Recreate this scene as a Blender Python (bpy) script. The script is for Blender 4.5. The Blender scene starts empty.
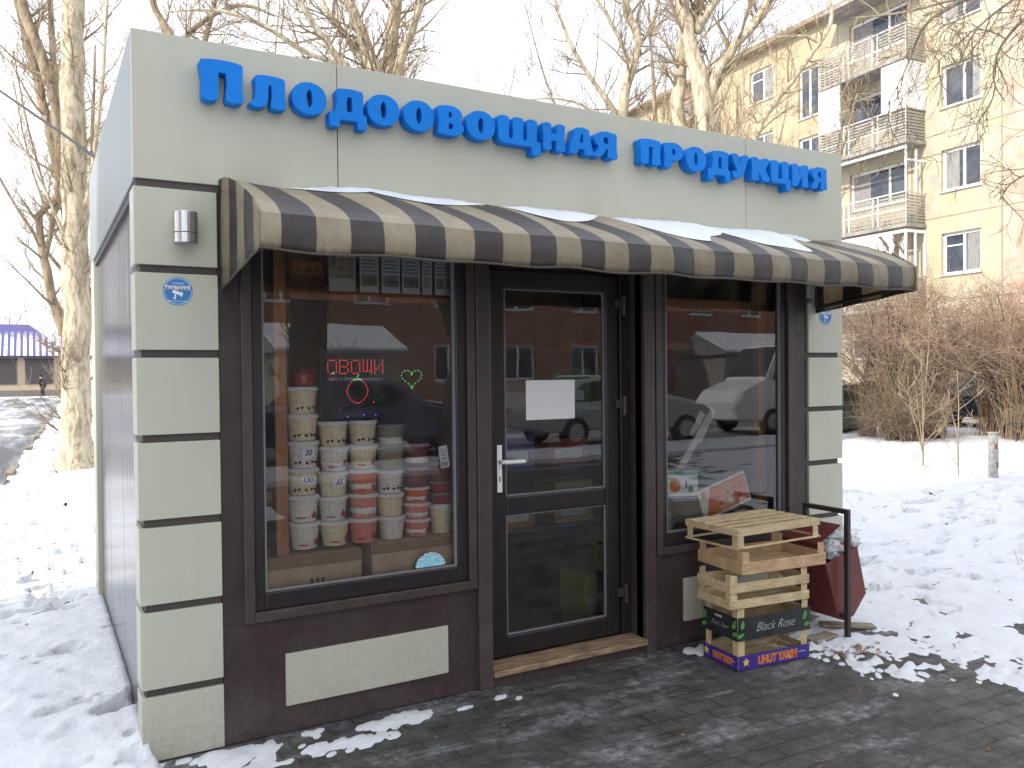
import bpy, bmesh, math, random
import numpy as np
from mathutils import Vector, Matrix
R = math.radians
random.seed(7)
S = bpy.context.scene
COL = S.collection

# ------------------------------------------------------------------ camera, world, sun, exposure
CAM = Vector((-0.3546, -3.6917, 1.6))
YAW, PIT, ROLL, FPX = 0.5205744, -0.0147971, -0.0099099, 830.42
FW = Vector((math.sin(YAW)*math.cos(PIT), math.cos(YAW)*math.cos(PIT), math.sin(PIT)))
RT0 = Vector((math.cos(YAW), -math.sin(YAW), 0)); UP0 = RT0.cross(FW)
RT = RT0*math.cos(ROLL)+UP0*math.sin(ROLL); UP = -RT0*math.sin(ROLL)+UP0*math.cos(ROLL)
cd = bpy.data.cameras.new('camera'); cam = bpy.data.objects.new('camera', cd); COL.objects.link(cam)
m = Matrix((RT, UP, -FW)).transposed().to_4x4(); m.translation = CAM; cam.matrix_world = m
cd.sensor_width = 36; cd.lens = FPX/1024*36; cd.clip_start = 0.05; cd.clip_end = 3000
S.camera = cam
S.view_settings.view_transform = 'Standard'; S.view_settings.look = 'None'
S.view_settings.exposure = 1.36; S.view_settings.gamma = 1
SUN_AZ, SUN_EL = R(256), R(32)          # compass clockwise from +Y, elevation
w = bpy.data.worlds.new('World'); S.world = w; w.use_nodes = True
nt = w.node_tree; nt.nodes.clear()
out = nt.nodes.new('ShaderNodeOutputWorld'); bg = nt.nodes.new('ShaderNodeBackground')
sky = nt.nodes.new('ShaderNodeTexSky'); sky.sky_type = 'NISHITA'; sky.sun_disc = False
sky.sun_elevation = SUN_EL; sky.sun_rotation = SUN_AZ; sky.air_density = 1.0; sky.dust_density = 3.0; sky.ozone_density = 1.0
tc = nt.nodes.new('ShaderNodeTexCoord'); ns = nt.nodes.new('ShaderNodeTexNoise'); ns.inputs['Scale'].default_value = 2.2
ns.inputs['Detail'].default_value = 6; ns.inputs['Roughness'].default_value = .6
mr = nt.nodes.new('ShaderNodeMapRange'); mr.inputs[1].default_value = .3; mr.inputs[2].default_value = .62
mr.inputs[3].default_value = .55; mr.inputs[4].default_value = .95
mx = nt.nodes.new('ShaderNodeMix'); mx.data_type = 'RGBA'; mx.inputs[7].default_value = (6.3, 6.5, 6.9, 1)
L = nt.links.new
mp = nt.nodes.new('ShaderNodeMapping'); mp.inputs['Scale'].default_value = (1, 1, 2.5)
L(tc.outputs['Generated'], mp.inputs['Vector']); L(mp.outputs[0], ns.inputs['Vector']); L(ns.outputs['Fac'], mr.inputs[0]); L(mr.outputs[0], mx.inputs[0])
L(sky.outputs[0], mx.inputs[6]); L(mx.outputs[2], bg.inputs['Color']); bg.inputs['Strength'].default_value = 0.125
L(bg.outputs[0], out.inputs['Surface'])
sd = bpy.data.lights.new('sun', 'SUN'); sd.energy = 2.05; sd.angle = R(0.5); sd.color = (1, .92, .80)
so = bpy.data.objects.new('sun', sd); COL.objects.link(so)
sdir = Vector((math.sin(SUN_AZ)*math.cos(SUN_EL), math.cos(SUN_AZ)*math.cos(SUN_EL), math.sin(SUN_EL)))
so.rotation_euler = sdir.to_track_quat('Z', 'Y').to_euler(); so.location = (0, 0, 40)

def at(u, v, D):
    """world point seen at pixel (u, v) at forward distance D"""
    return CAM + (FW + RT*((u-512)/FPX) - UP*((v-384)/FPX))*D

# ------------------------------------------------------------------ materials
MATS = {}
def mat(name, col, rough=.6, col2=None, scale=8, detail=5, lo=.35, hi=.65, bump=0, bscale=None, metal=0, spec=.5, emit=None, stretch=(1, 1, 1), coat=0, bdist=.01):
    if name in MATS: return MATS[name]
    mt = bpy.data.materials.new(name); mt.use_nodes = True; MATS[name] = mt
    t = mt.node_tree; b = t.nodes['Principled BSDF']
    b.inputs['Roughness'].default_value = rough; b.inputs['Metallic'].default_value = metal
    b.inputs['Specular IOR Level'].default_value = spec; b.inputs['Coat Weight'].default_value = coat
    b.inputs['Base Color'].default_value = (*col, 1)
    tcn = t.nodes.new('ShaderNodeTexCoord'); mpn = t.nodes.new('ShaderNodeMapping'); mpn.inputs['Scale'].default_value = stretch
    t.links.new(tcn.outputs['Object'], mpn.inputs[0])
    if col2:
        n = t.nodes.new('ShaderNodeTexNoise'); n.inputs['Scale'].default_value = scale; n.inputs['Detail'].default_value = detail
        n.inputs['Roughness'].default_value = .65
        r = t.nodes.new('ShaderNodeMapRange'); r.inputs[1].default_value = lo; r.inputs[2].default_value = hi
        x = t.nodes.new('ShaderNodeMix'); x.data_type = 'RGBA'; x.inputs[6].default_value = (*col, 1); x.inputs[7].default_value = (*col2, 1)
        t.links.new(mpn.outputs[0], n.inputs['Vector']); t.links.new(n.outputs['Fac'], r.inputs[0]); t.links.new(r.outputs[0], x.inputs[0])
        t.links.new(x.outputs[2], b.inputs['Base Color'])
    if bump:
        n2 = t.nodes.new('ShaderNodeTexNoise'); n2.inputs['Scale'].default_value = bscale or scale*3; n2.inputs['Detail'].default_value = 6
        bn = t.nodes.new('ShaderNodeBump'); bn.inputs['Strength'].default_value = bump; bn.inputs['Distance'].default_value = bdist
        t.links.new(mpn.outputs[0], n2.inputs['Vector']); t.links.new(n2.outputs['Fac'], bn.inputs['Height']); t.links.new(bn.outputs[0], b.inputs['Normal'])
    if emit:
        b.inputs['Emission Color'].default_value = (*emit[0], 1); b.inputs['Emission Strength'].default_value = emit[1]
    return mt

def N(t, kind, **kw):
    n = t.nodes.new('ShaderNode'+kind)
    for k, v in kw.items():
        if k.startswith('i_'):
            n.inputs[k[2:].replace('_', ' ')].default_value = v
        else: setattr(n, k, v)
    return n
def mixc(t, fac, a, b):
    x = t.nodes.new('ShaderNodeMix'); x.data_type = 'RGBA'
    for sock, v in ((0, fac), (6, a), (7, b)):
        if isinstance(v, (int, float)): x.inputs[sock].default_value = v
        elif isinstance(v, tuple): x.inputs[sock].default_value = (*v, 1)
        else: t.links.new(v, x.inputs[sock])
    return x.outputs[2]
def noise(t, vec, scale, detail=5, rough=.6, lo=None, hi=None):
    n = N(t, 'TexNoise'); n.inputs['Scale'].default_value = scale; n.inputs['Detail'].default_value = detail; n.inputs['Roughness'].default_value = rough
    t.links.new(vec, n.inputs['Vector'])
    if lo is None: return n.outputs['Fac']
    r = N(t, 'MapRange'); r.inputs[1].default_value = lo; r.inputs[2].default_value = hi; t.links.new(n.outputs['Fac'], r.inputs[0]); return r.outputs[0]
def mathn(t, op, a, b=0.0, c=None):
    n = N(t, 'Math', operation=op)
    for i, v in enumerate((a, b) if c is None else (a, b, c)):
        if isinstance(v, (int, float)): n.inputs[i].default_value = v
        else: t.links.new(v, n.inputs[i])
    return n.outputs[0]
def newmat(name):
    mt = bpy.data.materials.new(name); mt.use_nodes = True; MATS[name] = mt
    return mt, mt.node_tree, mt.node_tree.nodes['Principled BSDF']

# ------------------------------------------------------------------ mesh builder
class MB:
    def __init__(s): s.v = []; s.f = []; s.mi = []
    def add(s, vs, fs, mi=0):
        o = len(s.v); s.v += [tuple(p) for p in vs]; s.f += [tuple(i+o for i in f) for f in fs]; s.mi += [mi]*len(fs); return s
    def box(s, x0, x1, y0, y1, z0, z1, mi=0, M=None):
        vs = [Vector((x, y, z)) for z in (z0, z1) for y in (y0, y1) for x in (x0, x1)]
        if M: vs = [M @ p for p in vs]
        return s.add(vs, [(0, 2, 3, 1), (4, 5, 7, 6), (0, 1, 5, 4), (2, 6, 7, 3), (0, 4, 6, 2), (1, 3, 7, 5)], mi)
    def quad(s, pts, mi=0): return s.add(pts, [tuple(range(len(pts)))], mi)
    def prism(s, poly, axis, a, b, mi=0):
        """poly: list of 2D points, extruded along axis from a to b"""
        def P(p, h):
            q = [0, 0, 0]; k = [i for i in range(3) if i != axis]; q[k[0]], q[k[1]], q[axis] = p[0], p[1], h; return q
        n = len(poly); vs = [P(p, a) for p in poly]+[P(p, b) for p in poly]
        return s.add(vs, [tuple(range(n))[::-1], tuple(range(n, 2*n))]+[(i, (i+1) % n, n+(i+1) % n, n+i) for i in range(n)], mi)
    def tube(s, pts, rad, n=5, cap=True, mi=0):
        pts = [Vector(p) for p in pts]; k = len(pts)
        if not hasattr(rad, '__len__'): rad = [rad]*k
        vs = []; fs = []
        d = (pts[1]-pts[0]).normalized(); a = d.orthogonal().normalized()
        for i, p in enumerate(pts):
            d = (pts[min(i+1, k-1)]-pts[max(i-1, 0)])
            d = d.normalized() if d.length > 1e-9 else Vector((0, 0, 1))
            a = (a-d*a.dot(d)); a = a.normalized() if a.length > 1e-6 else d.orthogonal().normalized(); b = d.cross(a)
            for j in range(n):
                t = 2*math.pi*j/n; vs.append(p+(a*math.cos(t)+b*math.sin(t))*rad[i])
        for i in range(k-1):
            for j in range(n):
                fs.append((i*n+j, i*n+(j+1) % n, (i+1)*n+(j+1) % n, (i+1)*n+j))
        if cap: fs.append(tuple(range(n))[::-1]); fs.append(tuple((k-1)*n+j for j in range(n)))
        return s.add(vs, fs, mi)
    def lathe(s, prof, c=(0, 0, 0), n=20, mi=0, M=None):
        vs = []; fs = []; k = len(prof)
        for r, z in prof:
            for j in range(n):
                t = 2*math.pi*j/n; p = Vector((c[0]+r*math.cos(t), c[1]+r*math.sin(t), c[2]+z)); vs.append(M @ p if M else p)
        for i in range(k-1):
            for j in range(n): fs.append((i*n+j, i*n+(j+1) % n, (i+1)*n+(j+1) % n, (i+1)*n+j))
        fs.append(tuple(range(n))[::-1]); fs.append(tuple((k-1)*n+j for j in range(n)))
        return s.add(vs, fs, mi)
    def build(s, name, mats, parent=None, bevel=0, smooth=False, kind=None, segs=2):
        me = bpy.data.meshes.new(name); me.from_pydata(s.v, [], s.f); me.update()
        for mm in (mats if isinstance(mats, (list, tuple)) else [mats]): me.materials.append(mm)
        if any(s.mi): me.polygons.foreach_set('material_index', s.mi)
        o = bpy.data.objects.new(name, me); COL.objects.link(o)
        if parent: o.parent = parent
        if smooth: me.polygons.foreach_set('use_smooth', [True]*len(me.polygons))
        if bevel:
            b = o.modifiers.new('bevel', 'BEVEL'); b.width = bevel; b.segments = segs; b.limit_method = 'ANGLE'; b.angle_limit = R(40)
        if kind: o['kind'] = kind
        return o
def mirror_faces(o):
    bm = bmesh.new(); bm.from_mesh(o.data); bmesh.ops.recalc_face_normals(bm, faces=bm.faces); bm.to_mesh(o.data); bm.free()
def tag(o, label, cat, group=None):
    o['label'] = label; o['category'] = cat
    if group: o['group'] = group
    return o
def thing(name, label, cat, loc=(0, 0, 0), rz=0, group=None):
    o = bpy.data.objects.new(name, None); COL.objects.link(o); o.location = loc; o.rotation_euler = (0, 0, rz); o.empty_display_size = .1
    return tag(o, label, cat, group)
def copy_tree(o, parent=None):
    c = o.copy(); COL.objects.link(c)
    if parent: c.parent = parent
    for ch in o.children: copy_tree(ch, c)
    return c
def text(name, s, mt, parent, size, M, depth=.001, sx=1, offset=0, kids=True, shear=0):
    """lettering as a mesh; M places the text plane (x right, y up)"""
    c = bpy.data.curves.new(name, 'FONT'); c.body = s; c.size = size; c.extrude = depth; c.offset = offset; c.align_x = 'CENTER'; c.align_y = 'CENTER'; c.shear = shear
    t = bpy.data.objects.new(name, c); COL.objects.link(t)
    dg = bpy.context.evaluated_depsgraph_get(); me = bpy.data.meshes.new_from_object(t.evaluated_get(dg)); bpy.data.objects.remove(t)
    me.transform(M @ Matrix.Diagonal((sx, 1, 1, 1))); me.materials.clear(); me.materials.append(mt); me.name = name
    o = bpy.data.objects.new(name, me); COL.objects.link(o); o.parent = parent
    return o
def front(x, y, z, tilt=0):      # plane facing -Y
    return Matrix.Translation((x, y, z)) @ Matrix.Rotation(R(90), 4, 'X') @ Matrix.Rotation(tilt, 4, 'Z')

# ------------------------------------------------------------------ value noise on arrays
_rng = np.random.RandomState(3)
_LAT = _rng.rand(256, 256)
def vnoise(x, y):
    xi = np.floor(x).astype(int); yi = np.floor(y).astype(int); fx = x-xi; fy = y-yi
    fx = fx*fx*(3-2*fx); fy = fy*fy*(3-2*fy)
    g = lambda a, b: _LAT[a % 256, b % 256]
    return (g(xi, yi)*(1-fx)+g(xi+1, yi)*fx)*(1-fy)+(g(xi, yi+1)*(1-fx)+g(xi+1, yi+1)*fx)*fy
def fbm(x, y, s, octv=4):
    r = 0; a = .5; t = 0
    for i in range(octv):
        r = r+a*vnoise(x*s+17.3*i, y*s+9.1*i); t += a; a *= .5; s *= 2.07
    return r/t

# ------------------------------------------------------------------ ground materials
def snow_material():
    mt, t, b = newmat('snow'); tcn = N(t, 'TexCoord'); v = tcn.outputs['Object']
    dirt = noise(t, v, 1.3, 8, .7, .60, .74); dirt2 = noise(t, v, 9, 6, .7, .66, .8)
    c = mixc(t, mathn(t, 'MULTIPLY', dirt, .45), (.64, .665, .70), (.44, .42, .39))
    c = mixc(t, mathn(t, 'MULTIPLY', dirt2, .6), c, (.30, .26, .21)); c = mixc(t, mathn(t, 'MULTIPLY', noise(t, v, 3.5, 9, .8, .45, .62), .22), c, (.50, .51, .54)); c = mixc(t, mathn(t, 'MULTIPLY', noise(t, v, 45, 3, .7, .68, .74), .7), c, (.22, .18, .14))
    t.links.new(c, b.inputs['Base Color']); b.inputs['Roughness'].default_value = .75
    b.inputs['Subsurface Weight'].default_value = 0
    h = mathn(t, 'ADD', noise(t, v, 5, 7, .6), mathn(t, 'MULTIPLY', noise(t, v, 26, 4, .6), .16))
    bn = N(t, 'Bump'); bn.inputs['Strength'].default_value = .6; bn.inputs['Distance'].default_value = .04
    t.links.new(h, bn.inputs['Height']); t.links.new(bn.outputs[0], b.inputs['Normal'])
    return mt
SNOW = snow_material()
SNOWC = mat('clean_snow', (.68, .71, .75), .7, (.6, .63, .68), 6, bump=.5, bscale=18, bdist=.02)
def ground_material():
    mt, t, b = newmat('frozen_soil'); v = N(t, 'TexCoord').outputs['Object']
    far = N(t, 'TexCoord')
    sn = noise(t, v, .6, 8, .65, .35, .5)
    d = mixc(t, noise(t, v, 14, 6, .7, .35, .65), (.09, .07, .05), (.20, .16, .11))
    t.links.new(mixc(t, sn, d, (.60, .61, .63)), b.inputs['Base Color']); b.inputs['Roughness'].default_value = .9
    bn = N(t, 'Bump'); bn.inputs['Strength'].default_value = .8; bn.inputs['Distance'].default_value = .03
    t.links.new(noise(t, v, 18, 7, .7), bn.inputs['Height']); t.links.new(bn.outputs[0], b.inputs['Normal'])
    return mt
def pavement_material():
    mt, t, b = newmat('wet_paving'); tcn = N(t, 'TexCoord'); mpn = N(t, 'Mapping'); mpn.inputs['Rotation'].default_value = (0, 0, R(3))
    t.links.new(tcn.outputs['Object'], mpn.inputs[0]); v = mpn.outputs[0]
    # warp a little so rows are not ruler straight
    nz = N(t, 'TexNoise'); nz.inputs['Scale'].default_value = 1.5; t.links.new(v, nz.inputs['Vector'])
    vm = N(t, 'VectorMath', operation='SCALE'); vm.inputs['Scale'].default_value = .03; t.links.new(nz.outputs['Color'], vm.inputs[0])
    va = N(t, 'VectorMath', operation='ADD'); t.links.new(v, va.inputs[0]); t.links.new(vm.outputs[0], va.inputs[1])
    br = N(t, 'TexBrick'); br.inputs['Scale'].default_value = 1; br.inputs['Brick Width'].default_value = .2; br.inputs['Row Height'].default_value = .105
    br.inputs['Mortar Size'].default_value = .008; br.inputs['Mortar Smooth'].default_value = .4; br.inputs['Color1'].default_value = (.042, .042, .043, 1); br.inputs['Color2'].default_value = (.062, .061, .060, 1)
    br.inputs['Mortar'].default_value = (.012, .011, .010, 1); t.links.new(va.outputs[0], br.inputs['Vector'])
    mud = noise(t, v, .9, 9, .68, .36, .54)
    c = mixc(t, mathn(t, 'MULTIPLY', mud, .72), br.outputs['Color'], (.036, .034, .032))
    gr = noise(t, v, 5, 10, .82, .46, .66)
    c = mixc(t, mathn(t, 'MULTIPLY', gr, .65), c, (.125, .12, .115))
    mp2 = N(t, 'Mapping'); mp2.inputs['Rotation'].default_value = (0, 0, R(-30)); mp2.inputs['Scale'].default_value = (1, 2.6, 1)
    t.links.new(tcn.outputs['Object'], mp2.inputs[0])
    ice = mathn(t, 'MULTIPLY', noise(t, mp2.outputs[0], 1.3, 9, .72, .50, .62), noise(t, v, 16, 7, .75, .40, .62))
    c = mixc(t, mathn(t, 'MULTIPLY', ice, .9), c, (.30, .31, .325)); c = mixc(t, mathn(t, 'MULTIPLY', noise(t, v, 60, 3, .7, .62, .70), .5), c, (.20, .19, .18))
    t.links.new(c, b.inputs['Base Color'])
    r = N(t, 'MapRange'); r.inputs[3].default_value = .32; r.inputs[4].default_value = .85; t.links.new(noise(t, v, 3, 7, .7, .35, .6), r.inputs[0]); t.links.new(r.outputs[0], b.inputs['Roughness'])
    hgt = mathn(t, 'ADD', mathn(t, 'MULTIPLY', mathn(t, 'MULTIPLY', br.outputs['Fac'], -1.0), mathn(t, 'SUBTRACT', 1.7, mud)), mathn(t, 'ADD', mathn(t, 'MULTIPLY', noise(t, v, 9, 8, .72), 2.2), mathn(t, 'MULTIPLY', ice, .4)))
    bn = N(t, 'Bump'); bn.inputs['Strength'].default_value = .7; bn.inputs['Distance'].default_value = .012
    t.links.new(hgt, bn.inputs['Height']); t.links.new(bn.outputs[0], b.inputs['Normal'])
    return mt
def road_material():
    mt, t, b = newmat('snowy_asphalt'); tcn = N(t, 'TexCoord'); mpn = N(t, 'Mapping'); mpn.inputs['Scale'].default_value = (1, .08, 1)
    t.links.new(tcn.outputs['Object'], mpn.inputs[0])
    s1 = noise(t, mpn.outputs[0], 1.1, 7, .6, .42, .58); s2 = noise(t, tcn.outputs['Object'], .7, 7, .7, .4, .6)
    c = mixc(t, mathn(t, 'MAXIMUM', mathn(t, 'MULTIPLY', s1, s2), mathn(t, 'MULTIPLY', s1, .35)), (.07, .072, .078), (.62, .64, .67))
    t.links.new(c, b.inputs['Base Color']); b.inputs['Roughness'].default_value = .7
    return mt

# ------------------------------------------------------------------ ground, pavement, roads, snow
g = MB(); g.quad([(-700, -700, -.05), (700, -700, -.05), (700, 900, -.05), (-700, 900, -.05)]); g.build('ground', ground_material(), kind='structure')
g = MB(); g.box(-.25, 14, -8.2, .0, -.045, 0); g.box(.02, 4.27, .0, 2.98, -.045, -.004); g.build('pavement', pavement_material(), kind='structure')
RM = road_material()
g = MB(); g.quad([(-9, 7.5, -.012), (-.95, 7.5, -.012), (-.3, 22, -.012), (1.4, 64, -.012), (-9, 64, -.012)]); g.quad([(-60, 64, -.008), (60, 64, -.008), (60, 68, -.008), (-60, 68, -.008)])
g.build('road', RM, kind='structure')
g = MB(); g.quad([(-80, -15.8, -.02), (80, -15.8, -.02), (80, -10.2, -.02), (-80, -10.2, -.02)]); g.build('street', mat('snowy_street', (.10, .10, .105), .6, (.45, .46, .49), .6, 8, .44, .60, stretch=(.25, 1.4, 1)), kind='structure')

def snow_mesh():
    xs = np.concatenate([np.arange(-60, -14, 1.2), np.arange(-14, -3, .2), np.arange(-3, 6.5, .028), np.arange(6.5, 14, .07), np.arange(14, 34, .3), np.arange(34, 90, 1.5)])
    ys = np.concatenate([np.arange(-8.2, -2.4, .1), np.arange(-2.4, 4, .028), np.arange(4, 12, .08), np.arange(12, 30, .3), np.arange(30, 110, 1.6)])
    X, Y = np.meshgrid(xs, ys, indexing='ij')
    lump = fbm(X+3, Y, 3.2, 5); big = fbm(X, Y+8, .5, 3); fine = fbm(X, Y, 14, 3)
    amp = np.where(X > 2.5, .030, .050); H = .026+.04*(big-.35)+amp*(lump-.45)+.020*(fine-.5)+.010*(fbm(X+5, Y, 34, 2)-.5)
    # footprints: trampled pits in the near snow
    rs = np.random.RandomState(5)
    def pit(cx, cy, a, l, wd, dp):
        global_mask = (np.abs(X-cx) < .4) & (np.abs(Y-cy) < .4)
        dx = (X-cx)*math.cos(a)+(Y-cy)*math.sin(a); dy = -(X-cx)*math.sin(a)+(Y-cy)*math.cos(a)
        q = (dx/l)**2+(dy/wd)**2
        return np.where(global_mask, -dp*np.exp(-q**2)+dp*.35*np.exp(-(np.sqrt(q)-1.35)**2*6), 0)
    for i in range(58):
        cx = rs.uniform(-2.4, -.15); cy = rs.uniform(-.8, 5.5); H = H+pit(cx, cy, rs.uniform(1.0, 2.1), .13, .055, rs.uniform(.016, .038))
    for i in range(95):
        cx = rs.uniform(3.2, 8.5); cy = rs.uniform(-3, 3.2); H = H+pit(cx, cy, rs.uniform(-.3, 1.2), .14, .06, rs.uniform(.010, .026))
    # bare specks in the shade line area
    speck = fbm(X*1.6, Y*3.4, 2.2, 6)
    H = H-1.0*np.clip((speck-np.where(X < .5, np.where(Y > 2.5, .535, .625), .635))*1.5, 0, .16)
    far = np.clip((np.abs(X)+np.abs(Y)-30)/30, 0, 1); H = H+far*.04
    # pavement mask
    wob = fbm(X, Y, 1.6, 5)-.5; wob2 = fbm(X+40, Y, 7, 5)-.5
    dR = X+.886*Y-3.10+wob*1.0+wob2*1.0+(fbm(X, Y+30, 22, 3)-.5)*.5           # right of this line there is snow
    dL = -X+.02+wob*.25*(Y < -.1)                           # left of kiosk there is snow
    keep = np.maximum(np.clip(dR*.16, -1, 0), np.clip(dL*1.2, -1, 0))
    behind = np.clip((Y-2.9)*1.5, -1, 0)
    keep = np.maximum(keep, behind)
    front_far = np.clip((-5.5-Y)*.3, -1, 0); keep = np.maximum(keep, np.where(X < 2, front_far, -1))
    edge = np.clip(dR*.1, 0, 1)
    thin = np.where((X > 0) & (Y < 3), np.clip(np.maximum(dR, (Y-2.9))*.22, 0, 1), 1)
    H = np.where((X > 0) & (Y < 3) & (dR > 0), np.minimum(H, .004+thin*.1)+.10*thin*wob2-np.clip(.016-thin*.03, 0, .02)*(wob2 > .0), H)
    H = H+keep
    # patches along the foot of the kiosk front
    pat = -np.ones_like(H)
    for (cx, cy, lx, ly) in ((.42, -.10, .26, .12), (.72, -.22, .20, .07), (1.0, -.13, .20, .05), (1.62, -.14, .17, .045), (1.36, -.16, .10, .03), (.3, -.35, .16, .14), (3.05, -.22, .25, .1), (2.86, -.12, .14, .1)):
        q = ((X-cx)/lx)**2+((Y-cy)/ly)**2
        pat = np.maximum(pat, .013*(1-q)+.080*wob2+.02*wob+.045*(fbm(X+9, Y, 26, 3)-.5))
    inner = (X > -.02) & (X < 5) & (Y < -.0) & (Y > -2)
    H = np.where(inner, np.maximum(H, np.minimum(pat, .014+.02*np.clip(fine-.4, 0, 1))), H)
    # keep away from the kiosk body and the road
    inside = (X > .025) & (X < 4.28) & (Y > -.004) & (Y < 3.0)
    H = np.where(inside, -1, H)
    edge_x = -.95+np.clip((Y-7.5)/56, 0, 1)*2.3+.25*wob
    H = np.where((X < edge_x) & (X > -9) & (Y > 7.5), H-.09-.02*(wob > 0), H)
    H = np.where((Y > 64) & (Y < 68), -1, H)
    # drift against the side wall
    H = H+np.where((X < .026) & (Y > -.2) & (Y < 3.2), .05*np.exp((X)*3.2), 0)
    nx, ny = X.shape
    idx = np.arange(nx*ny).reshape(nx, ny)
    thr = .0015
    ok = (H[:-1, :-1] > thr).astype(int)+(H[1:, :-1] > thr)+(H[1:, 1:] > thr)+(H[:-1, 1:] > thr)
    Hc = np.maximum(H, np.where((X > -.25) & (X < 14) & (Y < 0), -.002, -.055))
    m4 = ok >= 1
    F = np.stack([idx[:-1, :-1][m4], idx[1:, :-1][m4], idx[1:, 1:][m4], idx[:-1, 1:][m4]], 1)
    used, inv = np.unique(F, return_inverse=True); F = inv.reshape(F.shape)
    V = np.stack([X.ravel()[used], Y.ravel()[used], Hc.ravel()[used]], 1)
    me = bpy.data.meshes.new('snow_cover'); me.vertices.add(len(V)); me.vertices.foreach_set('co', V.ravel())
    me.loops.add(F.size); me.loops.foreach_set('vertex_index', F.ravel()); me.polygons.add(len(F))
    me.polygons.foreach_set('loop_start', np.arange(len(F))*4); me.polygons.foreach_set('loop_total', np.full(len(F), 4))
    me.polygons.foreach_set('use_smooth', np.ones(len(F), bool)); me.update(); me.validate(); me.materials.append(SNOW)
    o = bpy.data.objects.new('snow', me); COL.objects.link(o); o['kind'] = 'structure'
snow_mesh()

# ------------------------------------------------------------------ kiosk
PANEL = mat('cream_metal_panel', (.465, .462, .372), .36, (.435, .433, .348), 2.5, bump=.06, bscale=300, spec=.5, stretch=(1, 1, .4))
SIDEP = mat('darkened_side_panel', (.12, .12, .13), .16, (.09, .09, .105), 1.5, spec=.3, bump=.25, bscale=5, stretch=(1, 2.2, .35), bdist=.01)  # cream side sheets coloured dark grey to imitate what they mirror
FASC = mat('sky_tinted_fascia_panel', (.25, .27, .27), .45, (.22, .245, .25), 1.2, spec=.3)  # the front's cream toned grey blue to imitate its sky reflection
BROWN = mat('dark_brown_panel', (.030, .015, .018), .38, (.045, .03, .028), 5, spec=.5, bump=.05, bscale=60)
FRAME = mat('brown_plastic_frame', (.040, .027, .025), .38, (.055, .04, .036), 9, spec=.5)
INNER = mat('black_brown_frame', (.014, .011, .012), .35, (.02, .016, .016), 7)
GAP = mat('dark_joint', (.060, .050, .047), .6)
GREY = mat('grey_rubber_trim', (.16, .16, .165), .5)
WOODO = mat('orange_pine', (.42, .19, .075), .6, (.30, .13, .05), 5, stretch=(6, 6, .8))
WOODL = mat('light_plank', (.52, .38, .22), .7, (.40, .28, .15), 6, stretch=(1, 8, 8), bump=.3, bscale=20)
def glass_material():
    mt = bpy.data.materials.new('window_glass'); mt.use_nodes = True; t = mt.node_tree; t.nodes.clear()
    o = N(t, 'OutputMaterial'); tr = N(t, 'BsdfTransparent'); tr.inputs[0].default_value = (.98, .985, .985, 1); gl = N(t, 'BsdfGlossy'); gl.inputs['Roughness'].default_value = .01
    gl.inputs[0].default_value = (1, 1, 1, 1)
    fr = N(t, 'Fresnel'); fr.inputs['IOR'].default_value = 1.86; mx_ = N(t, 'MixShader')
    v = N(t, 'TexCoord').outputs['Object']; bn = N(t, 'Bump'); bn.inputs['Strength'].default_value = .05; bn.inputs['Distance'].default_value = .01
    t.links.new(noise(t, v, 2.5, 2, .4), bn.inputs['Height']); t.links.new(bn.outputs[0], gl.inputs['Normal'])
    df = N(t, 'BsdfDiffuse'); df.inputs[0].default_value = (.5, .5, .5, 1)
    m2 = N(t, 'MixShader'); t.links.new(mathn(t, 'MULTIPLY', noise(t, v, 5, 8, .8, .45, .8), .05), m2.inputs[0])
    t.links.new(fr.outputs[0], mx_.inputs[0]); t.links.new(tr.outputs[0], mx_.inputs[1]); t.links.new(gl.outputs[0], mx_.inputs[2])
    t.links.new(mx_.outputs[0], m2.inputs[1]); t.links.new(df.outputs[0], m2.inputs[2]); t.links.new(m2.outputs[0], o.inputs[0])
    return mt
GLASS = glass_material()
W, D, H, FB = 4.291, 3.007, 3.009, 2.405
COLW = .324
K = thing('shop_kiosk', 'cream and dark brown metal greengrocer kiosk with two shop windows and a glazed door', 'kiosk')
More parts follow.
